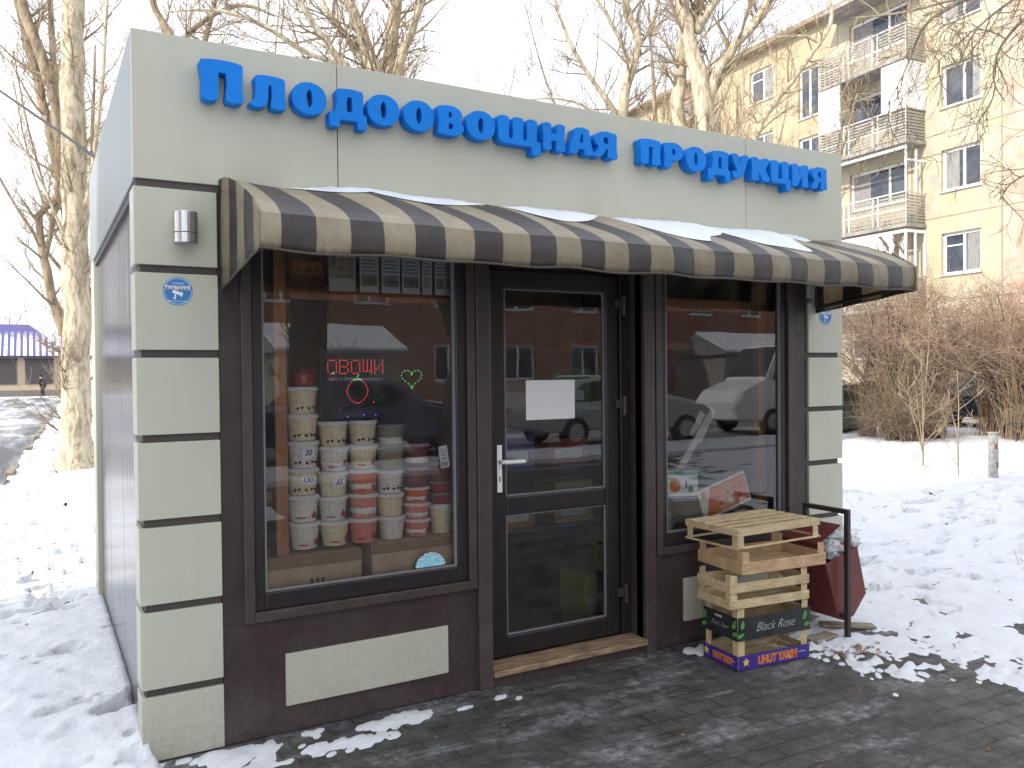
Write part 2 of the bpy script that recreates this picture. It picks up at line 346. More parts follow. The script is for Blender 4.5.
# fascia: front in three sheets with thin seams
def weather(mt, dirt, k=1.0):
    t = mt.node_tree; b = t.nodes['Principled BSDF']; src = b.inputs['Base Color'].links[0].from_socket; v = N(t, 'TexCoord').outputs['Object']; sx = N(t, 'SeparateXYZ'); t.links.new(v, sx.inputs[0])
    g_ = N(t, 'MapRange'); g_.inputs[1].default_value = .75; g_.inputs[2].default_value = -.05; t.links.new(sx.outputs[2], g_.inputs[0])
    spl = mathn(t, 'MULTIPLY', mathn(t, 'POWER', g_.outputs[0], 2.0), mathn(t, 'ADD', mathn(t, 'MULTIPLY', noise(t, v, 30, 6, .8, .42, .62), .55), mathn(t, 'MULTIPLY', noise(t, v, 4, 7, .7, .3, .7), .35)))
    mpn = N(t, 'Mapping'); mpn.inputs['Scale'].default_value = (1, 1, .05); t.links.new(v, mpn.inputs[0])
    drip = mathn(t, 'MULTIPLY', noise(t, mpn.outputs[0], 14, 5, .7, .52, .72), mathn(t, 'MULTIPLY', noise(t, v, 1.7, 4, .6, .4, .65), .16))
    speck = mathn(t, 'MULTIPLY', noise(t, v, 55, 2, .5, .74, .78), .6)
    f_ = mathn(t, 'MULTIPLY', mathn(t, 'MAXIMUM', mathn(t, 'MAXIMUM', spl, drip), speck), k)
    t.links.new(mixc(t, f_, src, dirt), b.inputs['Base Color'])
    r_ = N(t, 'MapRange'); r_.inputs[3].default_value = b.inputs['Roughness'].default_value-.06; r_.inputs[4].default_value = b.inputs['Roughness'].default_value+.22; t.links.new(noise(t, v, 2.2, 7, .7, .35, .65), r_.inputs[0]); t.links.new(r_.outputs[0], b.inputs['Roughness'])
weather(PANEL, (.22, .19, .15), .8); weather(BROWN, (.13, .10, .09), .5); weather(FRAME, (.16, .14, .12), .6)
def part(name, mb, mt, parent=K, bevel=.002, **kw): return mb.build(name, mt, parent, bevel, **kw)
b = MB()
for x0, x1 in ((0, .855), (.859, 3.418), (3.422, W)): b.box(x0, x1, 0, .03, FB, H)
part('front_fascia', b, PANEL)
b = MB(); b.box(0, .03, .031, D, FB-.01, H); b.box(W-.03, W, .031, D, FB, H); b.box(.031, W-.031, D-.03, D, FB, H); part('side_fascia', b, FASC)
b = MB(); b.box(.031, W-.031, .031, D-.031, H-.35, H-.3); part('roof', b, mat('roof_felt', (.1, .1, .1), .9), bevel=0)
b = MB(); b.box(.031, W-.031, .05, D-.05, H-.299, H-.16); o = part('roof_snow', b, SNOWC, bevel=.03)
# dark backing behind the joints
for xa_, xb_ in ((.022, COLW), (W-COLW, W-.022)): part('column_core', MB().box(xa_, xb_, .022, .30, 0, FB), GAP, bevel=0)
zt = [2.372, 2.022, 1.672, 1.322, .971, .621, .271]
first = None
for i, z1 in enumerate(zt):
    z0 = max(z1-.3175, .004)
    for x0, x1, left in ((0, COLW, 1), (W-COLW, W, 0)):
        b = MB(); b.box(x0, x1, 0, .02, z0, z1)
        if left: b.box(x0, x0+.02, .0205, .16, z0, z1)
        else: b.box(x1-.02, x1, .0205, .16, z0, z1)
        part('column_panel', b, PANEL, bevel=.0025)
# left side wall: glossy sheet with vertical seams, corner post at the back
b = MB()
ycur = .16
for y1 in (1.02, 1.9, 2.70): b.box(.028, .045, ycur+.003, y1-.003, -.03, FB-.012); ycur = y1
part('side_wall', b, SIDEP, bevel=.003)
b = MB(); b.box(.046, .06, .16, D-.1, .0, FB-.01); b.box(.02, .06, 2.985, D, 0, FB-.01); b.box(W-.06, W-.03, .16, D, 0, FB-.01); b.box(.06, W-.06, D-.06, D-.03, 0, FB); part('wall_core', b, GAP, bevel=0)
b = MB(); b.box(.0, .045, 2.703, 2.98, -.03, FB-.012); part('corner_post', b, PANEL, bevel=.004)
# dark sheet under the fascia on the side
b = MB(); b.box(.012, .03, .03, D, FB-.045, FB-.012); b.box(.012, W-.03, .012, .03, FB-.033, FB-.001); part('soffit_strip', b, GAP, bevel=0)
# front wall in brown panels round the openings
YB = .014
LW = (.46, 1.49, .585, 2.33); RW = (2.745, 3.765, .60, 2.33); DO = (1.63, 2.613)
b = MB()
b.box(COLW+.002, LW[0], YB, .07, .0, FB-.034); b.box(LW[1], DO[0], YB, .07, .0, FB-.034); b.box(LW[0], LW[1], YB, .07, .0, LW[2]); b.box(LW[0], LW[1], YB, .07, LW[3], FB-.034)
b.box(DO[1], RW[0], YB, .07, .0, FB-.034); b.box(RW[1], W-COLW-.002, YB, .07, .0, FB-.034); b.box(RW[0], RW[1], YB, .07, 0, RW[2]); b.box(RW[0], RW[1], YB, .07, RW[3], FB-.034)
b.box(DO[0], DO[1], YB, .07, 2.22, FB-.034)
b.box(DO[0], DO[1], -.004, .07, -.002, .052)
part('front_wall', b, BROWN, bevel=.001)
for xa_, xb_, zz_ in ((COLW+.004, .412, .518), (3.818, W-COLW-.004, .538)): part('wall_seam', MB().box(xa_, xb_, YB-.004, YB-.001, zz_, zz_+.0035), FRAME, bevel=0)
b = MB(); b.box(.589, 1.385, -.004, YB-.001, .122, .354); part('lower_panel', b, PANEL, bevel=.003)
b = MB(); b.box(2.905, 3.72, -.004, YB-.001, .134, .385); part('lower_panel', b, PANEL, bevel=.003)
def window(win, x0, x1, z0, z1, g0, g1, gz):
    wi = bpy.data.objects.new('window', None); COL.objects.link(wi); wi.parent = K
    b = MB(); t = .045; oy = -.012
    b.box(x0, x0+t, oy, YB, z0, z1); b.box(x1-t, x1, oy, YB, z0, z1); b.box(x0+t, x1-t, oy, YB, z0, z0+t); b.box(x0+t, x1-t, oy, YB, z1-t, z1)
    b.build('outer_frame', FRAME, wi, .004)
    b = MB(); a0, a1, c0, c1 = x0+t, x1-t, z0+t, z1-t
    b.box(a0, g0, .006, .06, c0, c1); b.box(g1, a1, .006, .06, c0, c1); b.box(g0, g1, .006, .06, c0, gz); b.box(g0, g1, .006, .06, c1-.06, c1)
    b.build('inner_frame', INNER, wi, .006)
    b = MB(); b.box(g0, g0+.009, .012, .03, gz, c1-.06); b.box(g1-.012, g1, .012, .03, gz, c1-.06); b.box(g0+.009, g1-.012, .012, .03, gz, gz+.009)
    b.build('glazing_seal', GREY, wi, .002)
    b = MB(); b.quad([(g0, .028, gz), (g1, .028, gz), (g1, .028, c1-.06), (g0, .028, c1-.06)]); b.build('pane', GLASS, wi)
    return wi
window(LW, .415, 1.548, .515, 2.38, .508, 1.446, .638)
window(RW, 2.700, 3.815, .54, 2.38, 2.79, 3.722, .66)
b = MB(); b.box(1.552, 1.63, -.016, .16, .0, 2.37); b.box(DO[1], DO[1]+.075, -.016, .2, .0, 2.37); b.box(1.63, DO[1], -.006, .2, 2.16, 2.37); part('door_frame', b, FRAME, bevel=.006)
# narrow dark brown jamb inside the recess
b = MB(); b.box(1.6305, 1.70, .12, .21, .08, 2.159); b.box(2.545, 2.6125, .12, .21, .08, 2.159); part('door_jamb', b, INNER, bevel=.004)
b = MB(); b.box(1.63, 2.613, -.03, .13, .053, .085, 0); o = part('threshold', b, mat('worn_threshold_wood', (.34, .23, .13), .75, (.14, .095, .06), 7, stretch=(1, 5, 5), bump=.4, bscale=25, lo=.4, hi=.6), bevel=.005)
DR = bpy.data.objects.new('door', None); COL.objects.link(DR); DR.parent = K
y = .15; b = MB()
X0, X1, Z0, Z1 = 1.705, 2.54, .088, 2.14; gx0, gx1 = 1.797, 2.448
b.box(X0, gx0, y-.02, y+.04, Z0, Z1); b.box(gx1, X1, y-.02, y+.04, Z0, Z1); b.box(gx0, gx1, y-.02, y+.04, Z0, .198); b.box(gx0, gx1, y-.02, y+.04, .838, .937); b.box(gx0, gx1, y-.02, y+.04, 2.04, Z1)
b.build('leaf_frame', INNER, DR, .008)
for z0, z1 in ((.198, .838), (.937, 2.04)):
    b = MB(); b.box(gx0, gx0+.007, y-.012, y+.005, z0, z1); b.box(gx1-.009, gx1, y-.012, y+.005, z0, z1); b.box(gx0+.007, gx1-.009, y-.012, y+.005, z0, z0+.009); b.box(gx0+.007, gx1-.009, y-.012, y+.005, z1-.006, z1)
    s_ = b.build('glazing_seal', GREY, DR, .002)
    b = MB(); b.quad([(gx0, y, z0), (gx1, y, z0), (gx1, y, z1), (gx0, y, z1)]); b.build('pane', GLASS, DR)
WHITE = mat('white_enamel', (.78, .78, .78), .35)
b = MB(); b.box(1.738, 1.768, y-.028, y-.021, .965, 1.215)
hd = b.build('handle', WHITE, DR, .008)
b = MB(); b.tube([(1.753, y-.028, 1.128), (1.753, y-.07, 1.128)], .011, 10); b.tube([(1.753, y-.066, 1.128), (1.79, y-.072, 1.128), (1.885, y-.07, 1.126)], [.012, .011, .010], 10); b.build('lever', WHITE, hd, .003)
b = MB(); b.box(1.750, 1.756, y-.030, y-.027, 1.02, 1.05); b.build('keyhole', INNER, hd)
for z in (.32, 1.40, 1.97):
    b = MB(); b.box(2.505, 2.575, y-.045, y-.021, z-.012, z+.035); b.tube([(2.57, y-.035, z-.055), (2.57, y-.035, z+.055)], .013, 10); b.build('hinge', mat('dark_hinge', (.035, .033, .036), .4, metal=0), DR, .002)
# interior shell
INT = mat('brown_interior_wall', (.34, .30, .26), .8, (.28, .24, .2), 3)  # brown of the lining, lightened to bounce more daylight
b = MB(); b.box(.062, W-.062, .30, D-.065, -.003, .03); b.box(.062, .075, .3, D-.065, .03, 2.6); b.box(W-.075, W-.062, .3, D-.065, .03, 2.6); b.box(.075, W-.075, D-.085, D-.066, .03, 2.6); b.box(.075, W-.075, .075, D-.085, 2.6, 2.62)
part('interior_lining', b, INT, bevel=0)
# window bench and pine framing
for xa_, xb_ in ((.33, 1.62), (2.70, 3.95)): part('window_bench', MB().box(xa_, xb_, .085, .66, .55, .575).box(xa_, xb_, .63, .66, .0, .5505), WOODL, bevel=.002)
b = MB(); b.box(.590, .645, .13, .17, .576, 2.3); b.box(.42, 1.58, .24, .28, 1.955, 2.03); b.box(.42, .60, .24, .28, 1.0, 1.05); part('pine_frame', b, WOODO, bevel=.002)
b = MB(); b.box(3.705, 3.775, .18, .23, .576, 2.3); b.box(2.72, 3.94, .235, .28, 1.965, 2.04); b.box(2.72, 3.94, 1.0, 1.05, 1.75, 1.8); part('pine_frame', b, WOODO, bevel=.002)

# awning: ribs carry a sagging striped canopy
AX0, AX1, AP = .335, 4.030, .70
RIBS = [AX0, .97, 1.60, 2.22, 2.85, 3.45, AX1]
def canopy_material(side_):
    mt, t, b = newmat('striped_side_canvas' if side_ else 'striped_awning_canvas'); sx = N(t, 'SeparateXYZ'); tcn = N(t, 'TexCoord'); t.links.new(tcn.outputs['Object'], sx.inputs[0])
    wv = mathn(t, 'MULTIPLY', mathn(t, 'SUBTRACT', noise(t, tcn.outputs['Object'], 5, 2, .5), .5), .012)
    fx = mathn(t, 'FLOOR', mathn(t, 'DIVIDE', mathn(t, 'SUBTRACT', mathn(t, 'ADD', sx.outputs[0], wv), .413-.1295*4), .1295))
    fy = mathn(t, 'FLOOR', mathn(t, 'DIVIDE', mathn(t, 'ADD', mathn(t, 'ADD', sx.outputs[1], wv), 1.47), .14))
    a = mathn(t, 'MODULO', fx, 2.0); c_ = mathn(t, 'MODULO', fy, 2.0)
    st = c_ if side_ else a
    v = tcn.outputs['Object']
    rt_ = N(t, 'MapRange'); rt_.inputs[1].default_value = .3; rt_.inputs[2].default_value = 2.2; t.links.new(sx.outputs[0], rt_.inputs[0]); fr_ = N(t, 'MapRange'); fr_.inputs[1].default_value = -.64; fr_.inputs[2].default_value = -.72; t.links.new(sx.outputs[1], fr_.inputs[0])
    grime = mathn(t, 'MULTIPLY', mathn(t, 'ADD', mathn(t, 'MULTIPLY', noise(t, v, 6, 8, .75, .3, .7), .7), .25), mathn(t, 'MULTIPLY', rt_.outputs[0], fr_.outputs[0])) if not side_ else 0.0
    tan = mixc(t, noise(t, v, 9, 7, .7, .35, .75), (.47, .41, .29), (.34, .28, .18)); tan = mixc(t, grime, tan, (.15, .115, .055)); dk = mixc(t, noise(t, v, 7, 6, .7, .35, .7), (.075, .060, .058), (.050, .040, .042))
    c = mixc(t, st, dk, tan)
    # grime above the front hem
    mpn = N(t, 'Mapping'); mpn.inputs['Scale'].default_value = (1, 1, .12); t.links.new(v, mpn.inputs[0])
    hem = N(t, 'MapRange'); hem.inputs[1].default_value = 2.10; hem.inputs[2].default_value = 2.04; t.links.new(sx.outputs[2], hem.inputs[0])
    gr = mathn(t, 'MULTIPLY', mathn(t, 'MULTIPLY', noise(t, mpn.outputs[0], 60, 4, .7, .35, .65), hem.outputs[0]), .55)
    c = mixc(t, gr, c, (.10, .08, .05))
    t.links.new(c, b.inputs['Base Color']); b.inputs['Roughness'].default_value = .5; b.inputs['Specular IOR Level'].default_value = .5; b.inputs['Coat Weight'].default_value = .5; b.inputs['Coat Roughness'].default_value = .38
    bn = N(t, 'Bump'); bn.inputs['Strength'].default_value = .35; bn.inputs['Distance'].default_value = .01
    t.links.new(mathn(t, 'ADD', noise(t, v, 6, 5, .6), mathn(t, 'MULTIPLY', noise(t, v, 90, 3), .15)), bn.inputs['Height']); t.links.new(bn.outputs[0], b.inputs['Normal'])
    # a little light comes through the cloth
    tl = N(t, 'BsdfTranslucent'); t.links.new(c, tl.inputs[0]); ms = N(t, 'MixShader'); ms.inputs[0].default_value = .6 if side_ else .36
    o = t.nodes['Material Output']; t.links.new(b.outputs[0], ms.inputs[1]); t.links.new(tl.outputs[0], ms.inputs[2]); t.links.new(ms.outputs[0], o.inputs[0])
    return mt
CANV = canopy_material(False); CANVS = canopy_material(True)
def canz(x, s):
    """height of the canopy at x and fraction s from wall (0) to front edge (1)"""
    base = float(np.interp(s, [0, .12, .25, .42, .56, .68, .80, .90, .96, 1], [2.428, 2.420, 2.402, 2.366, 2.332, 2.298, 2.262, 2.226, 2.200, 2.176]))
    for a, c in zip(RIBS[:-1], RIBS[1:]):
        if a <= x <= c+1e-6:
            t = (x-a)/(c-a); sag = max(0, math.sin(math.pi*t))**.8
            return base-.034*sag*max(0, math.sin(math.pi*(.10+.86*s)))
    return base
NXA, NS = 186, 14
vs = []; fs = []
xs_ = [AX0+(AX1-AX0)*i/NXA for i in range(NXA+1)]
prof = [(j/NS) for j in range(NS+1)]
rows = NS+1+5
for i, x in enumerate(xs_):
    for s_ in prof:
        fz = canz(x, s_); yy = -AP*s_
        vs.append((x, yy-.002, fz))
    zf = canz(x, 1)
    for k in range(1, 6):
        t = k/5; wobble = .006*math.sin(x*9.0)+.003*math.sin(x*23+1)+.001*math.sin(x*61)
        vs.append((x, -AP-.012*math.sin(t*3)-wobble*t, zf-.132*t-.004*math.sin(x*14)*t))
for i in range(NXA):
    for j in range(rows-1):
        a = i*rows+j; fs.append((a, a+1, a+rows+1, a+rows))
b = MB(); b.add(vs, fs); FOLD = {(i*rows+NS, (i+1)*rows+NS) for i in range(NXA)}
AW = bpy.data.objects.new('awning', None); COL.objects.link(AW); AW.parent = K
cn = b.build('canopy', CANV, AW, 0, smooth=True)
at_ = cn.data.attributes.new('sharp_edge', 'BOOLEAN', 'EDGE')
for e_ in cn.data.edges:
    if tuple(sorted(e_.vertices)) in FOLD: at_.data[e_.index].value = True
so_ = cn.modifiers.new('solid', 'SOLIDIFY'); so_.thickness = .003; so_.offset = 0
for X_, sg in ((AX0, -1), (AX1, 1)):
    b = MB(); vs = []; fs = []; nsd = 24
    for i in range(nsd+1):
        s_ = i/nsd; top = canz(X_, s_); yy = -AP*s_
        bot = 1.963+.083*s_+.002*math.sin(s_*17)
        for k in range(7):
            t = k/6; bulge = (.005*math.sin(math.pi*t)*math.sin(s_*11+X_)+.003*math.sin(s_*26)*t)*(1-s_**6)
            vs.append((X_+sg*(bulge+.001), yy-.002-.014*s_, top+(bot-top)*t))
    for i in range(nsd):
        for k in range(6):
            a = i*7+k; fs.append((a, a+1, a+8, a+7))
    b.add(vs, fs); o = b.build('side_valance', CANVS, AW, 0, smooth=True); q = o.modifiers.new('solid', 'SOLIDIFY'); q.thickness = .003; q.offset = 0
b = MB()
for x in RIBS[1:-1]: b.tube([(x, -.01, 2.36), (x, -.35, 2.31), (x, -.67, 2.16)], .009, 6)
b.tube([(AX0+.01, -.68, 2.075), (AX1-.01, -.68, 2.075)], .011, 8)
for x in (AX0+.01, AX1-.01): b.tube([(x, -.68, 2.075), (x, -.02, 1.99)], .011, 8); b.tube([(x, -.02, 1.99), (x, -.02, 2.42)], .011, 8)
b.build('awning_frame', mat('dark_steel_tube', (.05, .045, .045), .45, metal=.6), AW)
b = MB(); hz = [(x, -AP-.016-(.006*math.sin(x*9.0)+.003*math.sin(x*23+1)), canz(x, 1)-.133-.004*math.sin(x*14)) for x in xs_[::2]]
b.tube(hz, .005, 5)
for X_ in (AX0, AX1): b.tube([(X_, -.004-.70*q/12, 1.961+.083*q/12+.002*math.sin(q/12*17)) for q in range(13)], .005, 5)
b.build('hem', mat('dark_hem', (.06, .05, .04), .8), AW)
# snow caught between the ribs near the wall
for pi, (xa, xb, s1, seedx) in enumerate(((.60, 1.66, .24, 1), (1.63, 2.24, .46, 2), (2.30, 2.93, .74, 3), (2.90, 3.52, .84, 4), (3.50, 3.90, .28, 5))):
    b = MB(); nx_, ny_ = 46, 20; vs = []; fs = []
    for i in range(nx_+1):
        tx = i/nx_; x = xa+(xb-xa)*tx
        reach = s1*(max(0, math.sin(math.pi*tx))**.45)*(.75+.5*float(vnoise(np.array(x*7.0), np.array(seedx*3.1))))
        for j in range(ny_+1):
            tt = j/ny_; s_ = .005+reach*tt
            rag = float(vnoise(np.array(x*30), np.array(s_*30+seedx)))
            vs.append((x, -AP*s_-.002, canz(x, s_)+.0055+.026*math.sin(math.pi*min(tx*3, 1, (1-tx)*3)*.5)*(1-tt**2.5)*(.6+.5*rag)))
    for i in range(nx_):
        for j in range(ny_):
            a = i*(ny_+1)+j; fs.append((a, a+1, a+ny_+2, a+ny_+1))
    b.add(vs, fs); b.build('awning_snow', SNOWC, AW, 0, smooth=True)

# ------------------------------------------------------------------ sign lettering
BLUE = mat('blue_sign_plastic', (.0, .19, .66), .5, (.0, .165, .58), 3, spec=.22)
def ell(cx, cy, rx, ry, n=28, p=2.2):
    o = []
    for i in range(n):
        t = 2*math.pi*i/n; c, s_ = math.cos(t), math.sin(t)
        o.append((cx+rx*math.copysign(abs(c)**(2/p), c), cy+ry*math.copysign(abs(s_)**(2/p), s_)))
    return o
GL = {
 'П': [[(.05, .03), (.2, -.03), (.40, .02), (.42, .4), (.41, .72), (.61, .72), (.62, .4), (.58, .02), (.78, -.03), (.99, .03), (.955, .4), (.98, .97), (.75, 1.01), (.5, 1.02), (.25, 1.01), (0, .97), (.07, .5)]],
 'л': [[(-.06, .07), (.1, -.02), (.3, 0), (.42, .09), (.47, .3), (.48, .74), (.58, .74), (.6, .4), (.56, .02), (.78, -.03), (1, .03), (.95, .4), (.97, .96), (.7, 1.01), (.4, 1.02), (.1, .97), (.14, .6), (.12, .3), (.06, .18)]],
 'о': [ell(.5, .5, .5, .52), ell(.5, .5, .105, .30, p=2)],
 'д': [[(0, -.28), (.25, -.28), (.25, -.02), (.76, -.02), (.76, -.28), (1, -.28), (.98, .2), (.88, .2), (.9, .97), (.6, 1.02), (.18, .98), (.22, .6), (.16, .2), (0, .2)], [(.43, .24), (.62, .24), (.60, .76), (.46, .76)]],
 'в': [[(0, .02), (.3, -.02), (.65, -.02), (.88, .05), (.99, .2), (.98, .36), (.84, .52), (.94, .68), (.92, .82), (.8, .95), (.6, 1.02), (.3, 1.02), (0, .97), (.05, .5)], [(.4, .18), (.55, .18), (.62, .3), (.55, .42), (.4, .42)], [(.4, .6), (.52, .6), (.58, .7), (.52, .82), (.4, .82)]],
 'щ': [[(0, 0), (.80, 0), (.80, -.3), (1, -.3), (1, .18), (.9, .18), (.92, .97), (.8, 1.02), (.68, .99), (.68, .18), (.57, .18), (.58, .98), (.46, 1.02), (.34, .99), (.34, .18), (.23, .18), (.24, .98), (.1, 1.02), (-.02, .97)]],
 'н': [[(.02, 0), (.2, -.03), (.38, 0), (.36, .36), (.62, .36), (.6, 0), (.8, -.03), (1, 0), (.95, .5), (.98, .97), (.8, 1.02), (.62, .98), (.63, .62), (.36, .62), (.37, .98), (.2, 1.02), (0, .97), (.05, .5)]],
 'а': [[(0, .02), (.17, -.03), (.33, .02), (.37, .2), (.62, .2), (.64, 0), (.82, -.03), (1, .03), (.86, .55), (.80, .97), (.6, 1.03), (.38, 1.02), (.24, .95), (.2, .7), (.1, .35)], [(.42, .42), (.60, .42), (.57, .8), (.48, .8)]],
 'я': [[(0, .03), (.2, -.03), (.36, .05), (.48, .26), (.56, .36), (.62, .36), (.6, .02), (.8, -.03), (1, .02), (.95, .5), (.97, .97), (.6, 1.03), (.3, 1.0), (.1, .86), (.05, .66), (.12, .5), (.24, .42), (.14, .2)], [(.42, .6), (.5, .52), (.62, .53), (.62, .82), (.48, .82), (.4, .74)]],
 'р': [[(.02, 0), (.2, -.03), (.4, 0), (.4, .3), (.7, .3), (.92, .44), (1, .66), (.93, .86), (.78, .98), (.55, 1.03), (.25, 1.01), (0, .97), (.05, .5)], [(.42, .5), (.55, .5), (.62, .66), (.55, .8), (.42, .8)]],
 'у': [[(0, .98), (.2, 1.02), (.38, .97), (.52, .52), (.66, .98), (.84, 1.02), (1, .97), (.82, .42), (.66, .1), (.5, -.03), (.25, -.06), (.08, .02), (.1, .25), (.3, .22), (.36, .3), (.15, .6)]],
 'к': [[(.02, 0), (.2, -.03), (.38, 0), (.38, .38), (.6, 0), (.82, -.03), (1, .06), (.72, .5), (.97, .94), (.8, 1.02), (.6, .98), (.38, .62), (.37, .98), (.2, 1.02), (0, .97), (.05, .5)]],
 'ц': [[(.0, 0), (.76, 0), (.76, -.3), (1, -.3), (1, .18), (.88, .18), (.89, .97), (.72, 1.02), (.55, .99), (.57, .18), (.34, .18), (.35, .98), (.18, 1.02), (-.02, .97)]],
 'и': [[(.02, 0), (.18, -.03), (.34, 0), (.64, .55), (.62, 0), (.8, -.03), (1, 0), (.95, .5), (.98, .97), (.8, 1.02), (.64, .98), (.36, .42), (.36, .98), (.2, 1.02), (0, .97), (.05, .5)]],
}
GL['п'] = [GL['П'][0]]
SG = thing('shop_sign', 'raised blue channel letters reading Плодоовощная продукция across the fascia', 'sign', (0, 0, 0))
# (glyph, x0, x1) on the letter front plane; baseline z and height
WORDS = [('П', .252, .428), ('л', .460, .607), ('о', .635, .785), ('д', .801, .974), ('о', .979, 1.132), ('о', 1.156, 1.308), ('в', 1.330, 1.467), ('о', 1.484, 1.638), ('щ', 1.662, 1.904), ('н', 1.918, 2.057), ('а', 2.080, 2.237), ('я', 2.235, 2.395),
         ('п', 2.549, 2.696), ('р', 2.719, 2.859), ('о', 2.881, 3.031), ('д', 3.051, 3.224), ('у', 3.234, 3.371), ('к', 3.396, 3.554), ('ц', 3.565, 3.732), ('и', 3.743, 3.891), ('я', 3.918, 4.065)]

def smooth_poly(p, it=1):
    for _ in range(it):
        q = []
        for a, b_ in zip(p, p[1:]+p[:1]):
            q.append((a[0]*.88+b_[0]*.12, a[1]*.88+b_[1]*.12)); q.append((a[0]*.12+b_[0]*.88, a[1]*.12+b_[1]*.88))
        p = q
    return p
for ch, x0, x1 in WORDS:
    z0, h = (2.744, .164) if ch == 'П' else (2.744, .133)
    c = bpy.data.curves.new('letter', 'CURVE'); c.dimensions = '2D'; c.fill_mode = 'BOTH'; c.extrude = .030; c.bevel_depth = .0012; c.bevel_resolution = 1; c.offset = .0008
    for pl in GL[ch]:
        pl = smooth_poly(pl, 2) if ch != 'о' else pl
        sp = c.splines.new('POLY'); sp.points.add(len(pl)-1); sp.use_cyclic_u = True
        for q, (px, py) in zip(sp.points, pl): q.co = (px*(x1-x0), py*h, 0, 1)
    t_ = bpy.data.objects.new('tmp', c); COL.objects.link(t_); dg = bpy.context.evaluated_depsgraph_get()
    me = bpy.data.meshes.new_from_object(t_.evaluated_get(dg)); bpy.data.objects.remove(t_); me.name = 'letter'
    me.transform(Matrix.Translation((x0, -.039, z0)) @ Matrix.Rotation(R(90), 4, 'X')); me.materials.clear(); me.materials.append(BLUE)
    o = bpy.data.objects.new('letter', me); COL.objects.link(o); o.parent = SG

# ------------------------------------------------------------------ small fittings on the kiosk
STEEL = mat('brushed_steel', (.55, .55, .56), .32, (.48, .48, .49), 40, metal=.9, stretch=(1, 1, .1))
lm = thing('wall_lamp', 'brushed steel cylinder lamp on the top panel of the left column', 'wall lamp', (.189, -.055, 2.205))
b = MB(); b.lathe([(.046, -.065), (.048, -.063), (.048, -.0245)], n=28); b.lathe([(.047, -.022), (.048, -.02), (.048, .062), (.046, .065)], n=28); b.build('lamp_body', STEEL, lm, .001, smooth=False)
b = MB(); b.lathe([(.040, -.0665), (.040, -.0655)], n=24); b.build('lens', mat('lamp_glass', (.3, .3, .3), .2), lm)
b = MB(); b.box(-.02, .02, .04, .055, -.03, .04); b.build('bracket', STEEL, lm, .002)
SB = mat('sticker_blue', (.03, .17, .42), .35); SWH = mat('sticker_white', (.72, .75, .78), .4); SBD = mat('sticker_dark', (.01, .05, .16), .4); SBL = mat('sticker_light_blue', (.35, .55, .75), .4)
def sticker(cx, cz, r, label):
    st = thing('surveillance_sticker', label, 'sticker', (cx, -.0012, cz), 0, 'round blue camera stickers')
    b = MB(); b.lathe([(r, 0), (r, .0012)], n=40, M=Matrix.Rotation(R(90), 4, 'X')); b.build('disc', SB, st)
    b = MB(); b.lathe([(r*.95, .0013), (r*.95, .0016)], n=40, M=Matrix.Rotation(R(90), 4, 'X')); b.lathe([(r*.90, .0014), (r*.90, .00165)], n=40, mi=1, M=Matrix.Rotation(R(90), 4, 'X')); b.build('ring', [SBL, SB], st)
    b = MB(); b.box(-r*.93, r*.93, -.0024, -.0017, r*.06, r*.36); b.build('band', SBD, st)
    text('lettering', 'ВНИМАНИЕ', SWH, st, r*.3, front(0, -.0026, r*.27), .0001, offset=.0008)
    text('lettering', 'ВЕДЁТСЯ ВИДЕОНАБЛЮДЕНИЕ', SWH, st, r*.13, front(0, -.0026, r*.12), .0001)
    text('lettering', 'ОХРАНА', SWH, st, r*.2, front(r*.05, -.002, r*.56), .0001)
    text('lettering', 'КРУГЛОСУТОЧНО', SWH, st, r*.15, front(0, -.002, -r*.72), .0001)
    b = MB(); T = Matrix.Translation((0, 0, 0)) @ Matrix.Rotation(R(18), 4, 'Y')
    b.box(-.32*r, .22*r, -.0026, -.0018, -.22*r, .0*r, M=T); b.box(.24*r, .38*r, -.0026, -.0018, -.28*r, .02*r, M=T); b.box(-.22*r, -.12*r, -.0026, -.0018, -.5*r, -.2*r); b.box(-.3*r, -.12*r, -.0026, -.0018, -.56*r, -.46*r); b.build('camera_symbol', SWH, st)
sticker(.163, 1.948, .058, 'round blue camera warning sticker on the left column under the steel lamp')
sticker(4.128, 1.945, .058, 'round blue camera sticker on the right column, half behind the awning edge')
PAPER = mat('white_paper', (.68, .68, .66), .8)
o = MB().box(1.930, 2.246, .1445, .1455, 1.338, 1.552).build('paper_notice', PAPER); tag(o, 'blank white sheet of paper taped inside the glazed door', 'paper notice')
b = MB()
nn = 12; vs = [(1.932+.312*i/nn, .1425-.003*abs(math.sin(i*1.3)), 1.338+.214*j/8+.002*math.sin(i)) for i in range(nn+1) for j in range(9)]

